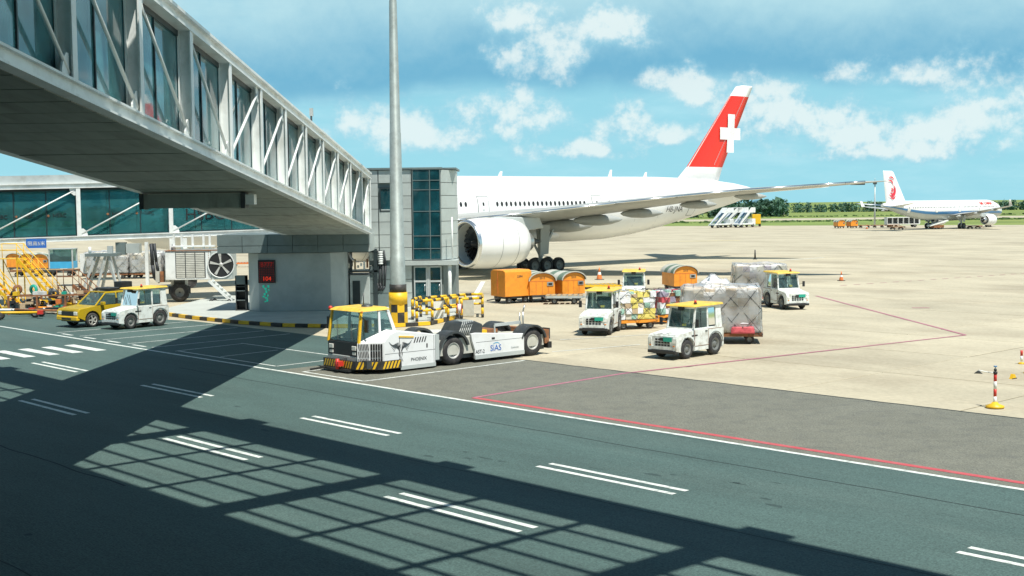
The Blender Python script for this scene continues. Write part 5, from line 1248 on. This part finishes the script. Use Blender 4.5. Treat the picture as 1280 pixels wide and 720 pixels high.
def chainline(t, A_, B_, sag, z):
    q = MB('red'); A_, B_ = Vector(A_), Vector(B_); n = 22
    for i in range(n):
        f = (i+.2)/n; g_ = (i+.8)/n
        a = A_.lerp(B_, f); b2 = A_.lerp(B_, g_); a.z -= sag*sin(pi*f); b2.z -= sag*sin(pi*g_); q.bar(a, b2, .03, .03, 'red' if i % 2 else 'steel_white')
    q.build('chain', t)
p2_ = thing('safety_post', 'small red and white banded post near the right edge beside the added dolly out of view', 'post', (17.75, 43.9)); banded_post(p2_, .40, .045, 2); MB('yellow').lathe([(0,.12),(.04,.12),(.07,.06)], (0,0,0), 'z', 14, None, True).build('base', p2_)
p3_ = thing('safety_post', 'red and white post farther back at the right edge', 'post', (18.55, 46.4)); banded_post(p3_, .5, .045, 2); MB('yellow').lathe([(0,.12),(.04,.12),(.07,.06)], (0,0,0), 'z', 14, None, True).build('base', p3_)
t = thing('wheel_chock', 'small yellow wheel chock lying left of the posts at the right edge', 'chock', (16.75, 42.6), .6); MB('yellow').prism([(-.12,0),(.12,0),(.03,.16),(-.03,.16)], -.06, .06, 'y').build('wedge', t); MB('black').b(-.13,.13,-.07,-.06,0,.03).build('strip', t)
t = thing('wheel_chock', 'dark wheel chock lying on concrete beside the yellow one', 'chock', (16.1, 44.0), -.4); MB('dark_metal').prism([(-.14,0),(.14,0),(.03,.09),(-.03,.09)], -.06, .06, 'y').build('wedge', t); MB('steel_white').tube([(0,.1,.1),(.3,.3,.02),(.5,.25,.02)], .02).build('rope', t)
dolly('unseen grey dolly added past the right edge to cast a shadow into view', (20.6, 45.3), radians(5), 3.2, 1.9, 'steel_grey', h=.5, rollers=False)  # unseen stand-in, added to cast a shadow in from the right edge

def striped(q, a, b2, r, seg=.42, k0=0):
    a, b2 = Vector(a), Vector(b2); L = (b2-a).length; n = max(1, round(L/seg/1.5))
    for i in range(n):
        f0, f1, f2 = i/n, (i+.36)/n, (i+1)/n; q.cyl(a+(b2-a)*f0, a+(b2-a)*f1, r, n=8, m='stripe_black'); q.cyl(a+(b2-a)*f1, a+(b2-a)*f2, r, n=8, m='yellow')
def rail(label, pts, z0, h_=1.05, mid=True):
    t = thing('guard_rail', label, 'guard rail', (pts[0][0], pts[0][1], z0), 0, 'yellow and black guard rails'); o = Vector((pts[0][0], pts[0][1], 0))
    P = [Vector((p[0], p[1], 0))-o for p in pts]
    for i, p in enumerate(P): q = MB(); striped(q, p, p+Vector((0,0,h_)), .075, .36, i); q.build('post', t)
    for a, b2 in zip(P[:-1], P[1:]):
        q = MB(); striped(q, a+Vector((0,0,h_)), b2+Vector((0,0,h_)), .075, .5); q.build('top_rail', t)
        if mid: q = MB(); striped(q, a+Vector((0,0,h_*.52)), b2+Vector((0,0,h_*.52)), .06, .5, 1); q.build('mid_rail', t)
    return t
rail('yellow and black tube guard rail along the front kerb before the lift tower', [(-4.85, 64.75), (-4.1, 65.3), (-3.35, 66.6), (-2.9, 67.4)], .15)
rail('yellow and black tube guard rail at the back beside the tower door', [(-4.6, 68.6), (-3.6, 69.6), (-2.6, 70.6), (-1.65, 70.8)], .0, 1.1)
rail('yellow and black tube guard rail at the right end beyond the tractor', [(-1.65, 70.6), (-1.6, 68.6), (-2.7, 67.9)], .0, 1.05, False)
rail('short yellow and black guard rail beside the base of the mast', [(-5.15, 65.9), (-4.85, 67.6)], .15)
for i, (x, y, m_, lb) in enumerate([(-3.9, 66.6, 'steel_white', 'white cabinet post inside the guard rails'), (-2.5, 69.6, 'canvas_grey', 'grey utility box inside the guard rails near the tower corner')]):
    t = thing('utility_box', lb, 'utility box', (x, y, 0.0 if i else .15)); MB(m_).b(-.3-.1*i, .3+.1*i, -.2, .2, 0, .95).build('cabinet', t, bevel=.02); MB('dark_metal').b(-.32-.1*i, .32+.1*i, -.22, .22, .95, .99).build('lid', t)
t = thing('hose_reel', 'red fire hose reel with coiled white hose behind the tractor deck', 'hose reel', (-2.75, 66.6, .15)); MB('red').lathe([(-.12,.28),(-.12,.32),(-.1,.1),(.1,.1),(.12,.32),(.12,.28)], (0,0,.5), 'x', 18).build('reel', t); MB('steel_white').lathe([(-.09,.1),(-.09,.24),(.09,.24),(.09,.1)], (0,0,.5), 'x', 18).build('hose', t); MB('dark_metal').bar((0,-.1,.5),(0,-.3,0),.05,.05).bar((0,.1,.5),(0,.3,0),.05,.05).build('stand', t)

# ------------------------------------------------------------------ machine beside the rotunda
t = thing('ground_power_unit', 'pale green equipment cabinet with dark door between the drum and the mast', 'equipment cabinet', (-8.85, 75.0, .15))
q = MB('clad'); q.b(-.62, .55, -.4, .6, .15, 1.9); q.build('casing', t, bevel=.03); MB('mullion').b(-.45, -.02, -.425, -.40, .2, 1.55).build('door', t); MB('clad').b(.05, .5, -.42, -.40, .25, 1.7).build('panel', t); MB('dark_metal').b(-.7, .62, -.45, .65, 0, .15).b(-.7, .62, -.45, .65, 1.9, 1.98).build('plinth', t)
t = thing('hose_rack', 'black framed rack with round duct and hanging hoses above the green cabinet', 'equipment rack', (-8.9, 74.7, .15))
q = MB('mullion'); 
for x in (-1.05, .95): q.b(x-.1, x+.1, -.1, .1, 0, 3.35)
q.b(-1.15, 1.05, -.1, .1, 2.05, 2.15); q.b(-1.15, 1.05, -.12, .12, 3.2, 3.4); q.build('frame', t)
q = MB('steel_white'); q.lathe([(-.5,.62),(.5,.62)], (.0,.3,3.25), 'y', 20); q.build('duct', t)
q = MB('rust')
for k in range(9): q.b(-.85+k*.18, -.75+k*.18, -.05, .15, 2.2+.1*(k%3), 2.45+.12*(k%4), random.choice(('rust','tan','dark_metal','steel_white','canvas_grey')))
q.build('valve', t)
for k in range(3):
    q = MB('hose'); x = 1.12+k*.16; q.tube([(x, 0, 3.3), (x+.1, 0, 2.4), (x+.02, 0, 1.2), (x-.15, 0, .95), (x-.25, 0, 1.4)], .06, 8); q.build('hose', t)
q = MB('steel_white'); 
for k in range(6): q.lathe([(0,.12),(.05,.16),(.1,.12)], (1.25, -.05, 2.5+k*.13), 'z', 10)
q.build('coil', t)

# ------------------------------------------------------------------ air unit, drive bogie and steps under the far walkway
au = thing('air_conditioning_unit', 'big white louvred air unit with round fan hung under the far walkway', 'air unit', (-20.1, 82.2, 1.45), radians(2))
q = MB('steel_white'); q.b(-2.15, .75, 0, 1.7, 0, 1.85); q.build('casing', au, bevel=.03); q = MB('clad'); q.b(.78, 2.1, -.06, 1.7, 0, 1.85); q.build('fan_casing', au, bevel=.03)
MB('rust').b(-2.2, 2.12, -.05, 1.72, 1.86, 1.90).build('lid', au)
for i in range(3):
    lv = MB('canvas_grey')
    for k in range(14): lv.hexa([(-1.45+i*.62,-.03,.15+k*.115),(-.89+i*.62,-.03,.15+k*.115),(-.89+i*.62,0,.15+k*.115),(-1.45+i*.62,0,.15+k*.115),(-1.45+i*.62,-.01,.24+k*.115),(-.89+i*.62,-.01,.24+k*.115),(-.89+i*.62,0,.24+k*.115),(-1.45+i*.62,0,.24+k*.115)])
    lv.build('louvre', au)
MB('dark_metal').b(-1.5,.42,-.004,0,.12,1.78).build('louvre_back', au)
q = MB('rust')
for k in range(16): q.b(.60,.64,-.01,0,.1+k*.11,.14+k*.11)
q.build('rivet_line', au)
q = MB('black'); q.lathe([(-.061,.01),(-.061,.80)], (1.42, 0, .95), 'y', 28); q.build('fan_recess', au)
q = MB('steel_white'); q.lathe([(-.07,.80),(-.12,.82),(-.12,.86),(-.06,.86)], (1.42,0,.95), 'y', 28); q.build('fan_ring', au)
q = MB('rim')
for k in range(5):
    a = 2*pi*k/5+.4; q.hexa([(1.42+r*cos(a+d), -.075-e, .95+r*sin(a+d)) for e in (0, .02) for r, d in ((.12, -.3), (.72, -.12), (.72, .14), (.12, .3))])
q.lathe([(-.12,.01),(-.12,.13),(-.06,.14)], (1.42,0,.95), 'y', 14); q.build('fan_blade', au)
q = MB('steel_white')
for x in (-1.7, -1.2, -.5, .2, .6): q.b(x-.06, x+.06, .6, .75, 1.9, 2.9)
q.b(-1.9, .9, .5, .85, 2.1, 2.2); q.b(-1.5, 1.6, .2, 1.2, 1.9, 1.98, 'clad'); q.build('hanger', au)
bg = thing('drive_bogie', 'black wheeled drive bogie under the far walkway beside the air unit', 'bogie', (-21.7, 83.4), radians(15))
for y in (-.55, .55):
    o = MB('rubber').lathe([(-.2,.3),(-.22,.5),(0,.62),(.22,.5),(.2,.3)], (0,y,.62), 'y', 22).lathe([(-.2,.3),(-.1,.05)], (0,y,.62), 'y', 14, 'rim_grey').build('wheel', bg)
q = MB('dark_metal'); q.b(-.7,.7,-.3,.3,.5,1.0); q.b(-.35,.35,-.35,.35,1.0,1.5); q.build('bogie_frame', bg)
q = MB('steel_white'); q.b(-.55,-.3,-.15,.15,1.0,4.1); q.b(.3,.55,-.15,.15,1.0,4.1); q.build('lift_column', bg)
st_ = thing('service_column', 'thin white service column with grey boxes below the far walkway', 'column', (-23.6, 82.8)); MB('steel_white').b(-.1,.1,-.1,.1,0,3.9).build('post', st_); MB('clad').b(-1.25,-.4,-.3,.3,3.2,3.82).build('box', st_); MB('clad_dark').b(-1.95,-1.32,-.2,.2,3.1,3.9).build('duct', st_); q = MB('hose'); q.tube([(.3,0,3.8),(.35,0,2.4),(.45,0,1.6),(.8,0,1.3)], .12, 8); q.tube([(.5,0,3.8),(.6,0,2.6),(.7,0,2.0)], .1, 8); q.build('hose', st_)
for k in range(3): MB('rust' if k == 1 else 'canvas_grey').b(.6+k*.3,.85+k*.3,-.3,.3,1.3,2.0).build('control_box', st_)
def steps(name, label, loc, rz, run, rise, w, n, m_, mt, rails=True, platform=0, cat='steps', wheels=True, rm=None):
    t = thing(name, label, cat, loc, rz)     # climbs along +x from the origin
    rm = rm or m_
    for y in (-w/2, w/2): MB(m_).bar((0, y, .1), (run, y, rise), .06, .16).build('stringer', t)
    for i in range(n): f = (i+.5)/n; MB(mt).b(run*f-.12, run*f+.12, -w/2, w/2, .1+(rise-.1)*f, .1+(rise-.1)*f+.035).build('tread', t)
    if platform:
        MB(mt).b(run, run+platform, -w/2, w/2, rise-.05, rise).build('platform', t)
        q = MB(m_)
        for y in (-w/2, w/2):
            q.bar((run+platform-.05, y, 0), (run+platform-.05, y, rise), .06, .06); q.bar((run, y, 0), (run, y, rise), .06, .06); q.bar((run*.35, y, .12), (run+platform, y, .12), .06, .06); q.bar((run*.4, y, .12), (run, y, rise*.95), .05, .05); q.bar((run, y, .12), (run+platform, y, rise), .04, .04)
        q.build('leg', t)
    if rails:
        for y in (-w/2, w/2):
            q = MB(rm); q.cyl((0, y, .95), (run, y, rise+.9), .025, n=6); q.cyl((0, y, .55), (run, y, rise+.5), .018, n=6)
            for f in (0, .33, .66, 1): q.cyl((run*f, y, .1+(rise-.1)*f), (run*f, y, .95+(rise-.05)*f), .022, n=6)
            if platform:
                for z in (.5, .9): q.cyl((run, y, rise+z), (run+platform, y, rise+z), .022, n=6)
                q.cyl((run+platform, y, rise), (run+platform, y, rise+.9), .022, n=6)
            q.build('hand_rail', t)
    if wheels: small_wheels(t, (.15, run+platform-.15), (-w/2, w/2), .14, .08)
    return t
steps('service_steps', 'white folding service steps leaning below the round fan', (-17.75, 81.3), radians(172), 1.5, 1.45, .6, 6, 'steel_white', 'clad', False)
steps('access_stairs', 'yellow access stairs rising to the left in front of the orange carts', (-27.6, 78.6), radians(174), 2.7, 3.1, .9, 11, 'yellow', 'yellow_roof', True, 1.4, 'stairs', rm='yellow')
steps('access_stairs', 'orange-yellow access stairs at the left edge of the view', (-29.3, 76.4), radians(178), 2.4, 2.5, .9, 9, 'yellow', 'orange', True, 1.6, 'stairs')
steps('access_stairs', 'low dark brown access stairs beside the grey trestle', (-24.9, 77.4), radians(172), 1.6, 1.5, .8, 6, 'rust', 'dark_metal', True, 1.0, 'stairs')
ts = thing('steel_trestle', 'tall grey A-frame steel trestle standing behind the yellow car', 'trestle', (-25.6, 80.2), .1)
q = MB('clad_dark')
for y in (-.9, .9):
    for x0, x1 in ((-1.5, -.35), (1.2, .45), (-.55, .25)): MB('steel_grey').bar((x0, y, 0), (x1, y*.6, 3.15), .14, .14).build('leg', ts)
    q.bar((-1.3, y*.95, .5), (1.05, y*.95, .5), .08, .08); q.bar((-.8, y*.8, 1.7), (.75, y*.8, 1.7), .08, .08)
q.build('brace', ts); MB('clad_dark').b(-.95, 1.0, -.75, .75, 3.12, 3.3).build('top_plate', ts); MB('steel_grey').b(.3, .6, -.2, .2, 3.3, 3.75).build('bracket', ts); MB('steel_white').b(-1.35, -1.05, -.3, .1, 2.1, 3.3).cyl((-.8,0,3.3),(-.8,0,3.7),.09).build('white_pipe', ts)
# heap of tow bars and frames along the kerb at left
def towbar(label, loc, rz, L, m_):
    t = thing('tow_bar', label, 'tow bar', loc, rz, 'tow bars lying at the left edge')
    MB(m_).cyl((-L/2, 0, .42), (L/2, 0, .36), .07, n=10).build('bar', t); small_wheels(t, (-.2,), (-.35, .35), .24, .12); MB('dark_metal').cyl((-.2,-.35,.24),(-.2,.35,.24),.04).bar((-.2,0,.24),(-.2,0,.42),.08,.08).build('axle', t)
    MB('red').b(L/2, L/2+.3, -.16, .16, .26, .46).build('head', t); MB('metal').lathe([(-.03,.06),(-.03,.12),(.03,.12),(.03,.06)], (-L/2-.1,0,.42), 'z', 12).build('eye', t)
    return t
for i, (x, y, a, L, m_, lb) in enumerate([(-28.2,70.7,12,3.6,'yellow','yellow tow bar lying nearest the road at the left edge'),(-26.6,72.1,-8,3.2,'rust','rusty tow bar in the middle of the heap at left'),(-29.3,72.8,5,3.4,'steel_white','white tow bar in the heap behind the yellow one'),(-25.3,73.6,18,3.0,'dark_metal','dark tow bar nearest the yellow car'),(-27.6,74.2,-14,3.3,'orange','orange tow bar at the back of the heap')]): towbar(lb, (x, y), radians(a), L, m_)
t = thing('pallet_rack', 'low rusty equipment frame holding chocks and hoses behind the tow bars', 'equipment frame', (-26.8, 74.6), .1)
q = MB('rust')
for x in (-2.4, -.8, .8, 2.4):
    for y in (-.5, .5): q.b(x-.05, x+.05, y-.05, y+.05, 0, 1.1)
for z in (.3, 1.05):
    for y in (-.5, .5): q.b(-2.45, 2.45, y-.04, y+.04, z, z+.07)
q.build('frame', t)
rr_ = random.Random(5)
for k in range(64):
    x, y, z = rr_.uniform(-2.4, 2.4), rr_.uniform(-.6, .6), rr_.choice((.37, .37, .62, .9, 1.12)); s = rr_.uniform(.12, .3)
    q = MB(rr_.choice(('rust','orange_dk','dark_metal','green','tan','steel_white','yellow','hose')))
    if k % 3: q.b(-s, s, -s*.6, s*.6, 0, s*rr_.uniform(.5, 1.2))
    else: q.lathe([(-.05, s*.5), (-.05, s), (.05, s), (.05, s*.5)], (0,0,s), 'y', 12)
    q.build('stored_part', t, (x, y, z), rr_.uniform(0, 3))
# farther carts behind, left
FG = 'orange baggage carts in the far row at left'
for i, (x, y, lb) in enumerate([(-48.9,127.5,'leftmost orange baggage cart of the far row'),(-47.1,126.3,'second orange baggage cart of the far row'),(-45.4,125.1,'third orange baggage cart of the far row, beside the blue caged cart')]):
    c = dup(c1, (x, y), radians(-100), lb); c['group'] = FG
t = thing('caged_cart', 'cart with blue base and clear caged sides at the end of the far orange row', 'baggage cart', (-43.6, 124.4), .05)
q = MB('steel_grey')
for x in (-1.1, 1.1):
    for y in (-.75, .75): q.b(x-.06, x+.06, y-.06, y+.06, .4, 2.3)
q.b(-1.2, 1.2, -.85, .85, 2.25, 2.32); q.build('frame', t); MB('cyan').b(-1.15,1.15,-.8,.8,.4,1.05).build('base', t); MB('cab_glass').b(-1.05,1.05,-.74,-.72,1.05,2.25).build('pane', t); MB('cab_glass').b(-1.05,1.05,.72,.74,1.05,2.25).build('pane', t); small_wheels(t, (-.7,.7), (-.6,.6), .22); MB('canvas_green').b(-.9,.9,-.6,.6,1.05,1.5).build('load', t)
for i, (x, y) in enumerate([(-44.4,117.6),(-41.3,117.3),(-38.6,120.0)]): dolly(['left','middle','right'][i]+' empty dark dolly in the row before the far orange carts', (x, y), .02, 2.9, 1.6, ['rust','dark_metal','rust'][i], 'empty dollies in the far row', .6, False)
t = dup(c1, (-38.4, 117.2), radians(-85), 'orange baggage cart at the left end of the white wrapped cargo row'); t['group'] = FG
for i, (x, y, L, lb) in enumerate([(-35.4,112.4,3.7,'left white wrapped cargo stack of the far row, behind the trestle'),(-31.9,112.4,2.6,'middle white wrapped cargo stack of the far row'),(-28.7,112.4,2.9,'right white wrapped cargo stack of the far row'),(-49.5,114.5,3.0,'white wrapped cargo stack at the far left edge')]):
    dolly('dark red dolly under the '+lb.split(',')[0], (x, y), 0, L+.4, 2.0, 'rust', 'dollies of the far cargo row')
    carton_stack('wrapped_cargo', lb, (x, y, .5), 0, L, 1.9, 1.75, 40+i, 'white wrapped cargo in the far row', ('sack_white','cream','sack_white','sack_white'), True, .85)
t = dolly('low red dolly on the concrete beyond the rotunda', (-27.4, 131.0), .1, 3.0, 1.6, 'orange_dk', 'low cargo dollies')

# ------------------------------------------------------------------ far right ground vehicles
def stair_truck(label, loc, rz):
    t = thing('passenger_stairs', label, 'stair truck', loc, rz, 'white stair trucks by the grass')
    MB('white_paint').b(2.2,3.6,-1,1,.5,2.0).b(-3.4,2.2,-1,1,.6,.95).build('chassis', t, bevel=.08); MB('cab_glass').b(3.0,3.62,-.9,.9,1.2,1.85).build('windscreen', t)
    q = MB('white_paint')
    for y in (-.95, .9): q.hexa([(-3.6,y,.5),(-3.2,y,.5),(-3.2,y+.05,.5),(-3.6,y+.05,.5),(1.6,y,4.6),(3.2,y,4.6),(3.2,y+.05,4.6),(1.6,y+.05,4.6)]); q.b(1.6,3.6,y,y+.05,3.5,4.7)
    q.build('side_wall', t); q = MB('plane_blue')
    for i in range(14): f = i/14; q.b(-3.4+5*f,-3.0+5*f,-.9,.9,.6+3*f,.66+3*f)
    q.build('tread', t); MB('plane_grey').bar((-1.5,-.6,.9),(1.8,-.6,3.4),.2,.25).bar((-1.5,.6,.9),(1.8,.6,3.4),.2,.25).b(1.6,3.5,-.9,.9,3.4,3.5).build('ramp_frame', t)
    small_wheels(t, (-2.2, 2.6), (-.85, .85), .42, .3); return t
s1 = stair_truck('white stair truck at the left of the far group under the tail', (49.6, 303), radians(42)); dup(s1, (52.6, 308), radians(35), 'white stair truck in the middle of the far group under the tail'); dup(s1, (55.2, 304), radians(48), 'white stair truck at the right of the far group beside the yellow truck')
t = thing('service_truck', 'yellow service truck beside the far white stair trucks', 'truck', (59.4, 311), 1.45); MB('yellow').b(-2,.9,-1,1,.7,3.0).build('box', t, bevel=.05); MB('yellow').b(1,2.4,-1,1,.6,2.3).build('cab', t, bevel=.1); MB('cab_glass').b(1.6,2.42,-.9,.9,1.5,2.1).build('windscreen', t); small_wheels(t, (-1.3,1.7), (-.9,.9), .45, .3)
for i, (x, y, lb) in enumerate([(72.2,282,'far orange baggage cart nearest the mast line, left of a pair'),(75.0,282,'far orange baggage cart, right of a pair')]): c = dup(c1, (x, y), radians(-80), lb); c['group'] = 'far orange baggage carts'
for i in range(3): dolly(['first','second','third'][i]+' low brown dolly beside the far orange carts', (78.0+i*3.1, 283), 0, 2.7, 1.7, 'rust', 'far low dollies', .6, False)
t = thing('service_vehicle', 'long white service vehicle with open bays at the foot of the far mast', 'service vehicle', (86.6, 284), 0)
q = MB('white_paint'); q.b(-3.6,3.6,-1.1,1.1,.6,.8); q.b(-3.6,3.6,-1.1,1.1,2.1,2.25)
for i in range(7): q.b(-3.6+i*1.2-.12*(i==6),-3.5+i*1.2,-1.1,1.1,.8,2.1)
q.build('body', t); MB('dark_metal').b(-3.4,3.4,-.4,1.0,.8,2.1).build('bay', t); small_wheels(t, (-2.6,2.6), (-.9,.9), .4, .3)
t = thing('far_light_mast', 'thin grey mast standing beyond the wing tip', 'mast', (81.7, 288)); MB('steel_grey').cyl((0,0,0),(0,0,9.6),.22,.12).build('pole', t); MB('dark_metal').b(-.35,.35,-.35,.35,9.6,10.3).build('lamp_head', t); MB('steel_grey').cyl((0,0,10.3),(0,0,11),.05).build('spike', t)
t = thing('belt_loader', 'small white loader under the far airliner', 'loader', (87.2, 262), .5); MB('steel_white').bar((-2.6,0,.7),(2.6,0,1.7),.9,.25).build('belt', t); MB('rust').b(-1.6,1.2,-.6,.6,.3,.8).build('body', t); small_wheels(t, (-1,.8), (-.5,.5), .3, .2)
for i, (x, y, lb) in enumerate([(95.0,263,'brown dolly under the far airliner belly'),(79,262.5,'brown dolly under the far airliner tail')]): dolly(lb, (x, y), .3, 3.0, 1.6, 'rust', 'far low dollies', .6, False)
cone('tiny far cone before the far airliner', (75.5, 272), .9); cone('tiny far cone at the right edge on the far apron', (104, 278), .9)
# ------------------------------------------------------------------ far trees, buildings
def tree_band(nm, label, x0, x1, y, n, h0, h1, seed):
    r = random.Random(seed); q = MB('leaf')
    for i in range(n):
        x = r.uniform(x0, x1); yy = y + r.uniform(-9, 9); H = r.uniform(h0, h1); Wd = H*r.uniform(.55, .9)
        for k in range(38):
            a, b2 = r.uniform(0, 2*pi), r.uniform(-1.1, 1); rr = Wd*.62*sqrt(max(.35, 1-b2*b2))*r.uniform(.5, 1)
            c = Vector((x+rr*cos(a), yy+rr*sin(a), H*.52+H*.46*b2)); s = Wd*r.uniform(.16, .36)
            d = Vector((r.uniform(-1,1), r.uniform(-1,1), r.uniform(-1,1))); e = Vector((r.uniform(-1,1), r.uniform(-1,1), r.uniform(-.6,1)))
            q.face([c-d*s, c+e*s*.9, c+d*s]); q.face([c-e*s, c+d*s*.8-e*s*.2, c+e*s*.7+d*s*.3])
    o = q.build(nm); tag(o, label, 'trees'); o['kind'] = 'stuff'; return o
tree_band('tree_line', 'continuous dark green tree line on the horizon right of the tail', 60, 420, 690, 420, 3.6, 5.2, 1)
tree_band('tree_line', 'taller tree clump behind the stair trucks under the tail', 56, 112, 520, 60, 5.0, 7.2, 2)
tree_band('tree_line', 'dark green tree line on the horizon at left behind the walkways', -420, 60, 700, 420, 5.0, 8, 3)
tree_band('tree_line', 'taller clump of trees at the far right edge', 255, 300, 600, 40, 5.4, 6.8, 4)
hb = thing('hangar', 'pale far building with a low blue rounded roof under the tail', 'building', (118.5, 600, 0), 0)
MB('far_wall').b(-9, 9, -5, 5, 0, 4.2).build('wall', hb); q = MB('far_roof'); q.prism([(-10,4.2),(-8,5.6),(-3,6.9),(2,6.6),(7,5.2),(10,4.2)], -5.5, 5.5, 'y'); q.build('roof', hb)
for i in range(7): MB('mullion').b(-8+i*2.4, -6.6+i*2.4, -5.06, -5.0, 1.2, 3.4).build('window', hb)

# ------------------------------------------------------------------ terminal with its deep roof overhang above the camera
tm_ = thing('terminal_building', 'terminal with a deep canopy whose skylight grid shades the road', 'building', (*nt(-2.5, -30), 0), ROADANG)
# local x along the facade (t), local y away from it (n)
CZ = 16.0; ox = -30
def tb(nm, t0, t1, n0, n1, z0, z1, m_): return MB(m_).b(t0-ox, t1-ox, n0+2.5, n1+2.5, z0, z1).build(nm, tm_)
T0, T1 = -48.5, 75.0
dn, dt_ = -TRAVEL.dot(Vector((NRM.x, NRM.y, 0)))*CZ, -TRAVEL.dot(Vector((TAN.x, TAN.y, 0)))*CZ
tb('roof_slab', T0, T1, -30, 12.62+dn, CZ, CZ+.5, 'terminal_wall')
tb('roof_fascia', T0, T1, 17.08+dn, 18.75+dn, CZ, CZ+.5, 'terminal_wall')
for n_ in (13.08, 13.97, 14.82, 15.64, 16.5): tb('skylight_bar', T0, T1, n_-.075+dn, n_+.075+dn, CZ+.02, CZ+.12, 'steel_grey')
k = 0; t_ = -22.4 - 2.92*12
while t_ < 62:
    th_ = k % 3 == 0; tt = t_+dt_
    if T0+.5 < tt < T1-1:
        w_ = .34 if th_ else .09
        tb('roof_beam' if th_ else 'skylight_bar', tt-w_, tt+w_, 12.62+dn, 17.08+dn, CZ+.13 if th_ else CZ+.13, CZ+.5 if th_ else CZ+.24, 'terminal_wall' if th_ else 'steel_grey')
        if th_: tb('bracket', tt-.45, tt+.45, 18.75+dn, 19.05+dn, CZ, CZ+.45, 'terminal_wall')
        tb('glass_pane', tt+w_+.05, tt+2.92-.45, 12.66+dn, 17.04+dn, CZ+.40, CZ+.42, 'canopy_glass')
    t_ += 2.92; k += 1
tb('wall', T0, T1, -2.6, -2.0, 0, 3.8, 'terminal_wall'); tb('wall', T0, T1, -2.5, -2.1, 9.0, CZ, 'terminal_wall'); tb('floor', T0, T1, -30, -2.6, 3.8, 4.3, 'terminal_wall'); tb('back_wall', T0, T1, -30.4, -30, 0, CZ, 'terminal_wall')
for i in range(14): tb('glass_pane', T0+i*8.7+.15, T0+i*8.7+8.55, -2.34, -2.3, 3.85, 8.95, 'tower_glass')
for i in range(14): tb('facade_column', T0+i*8.7-.15, T0+i*8.7+.15, -2.7, -1.95, 3.8, CZ-.02, 'steel_grey')
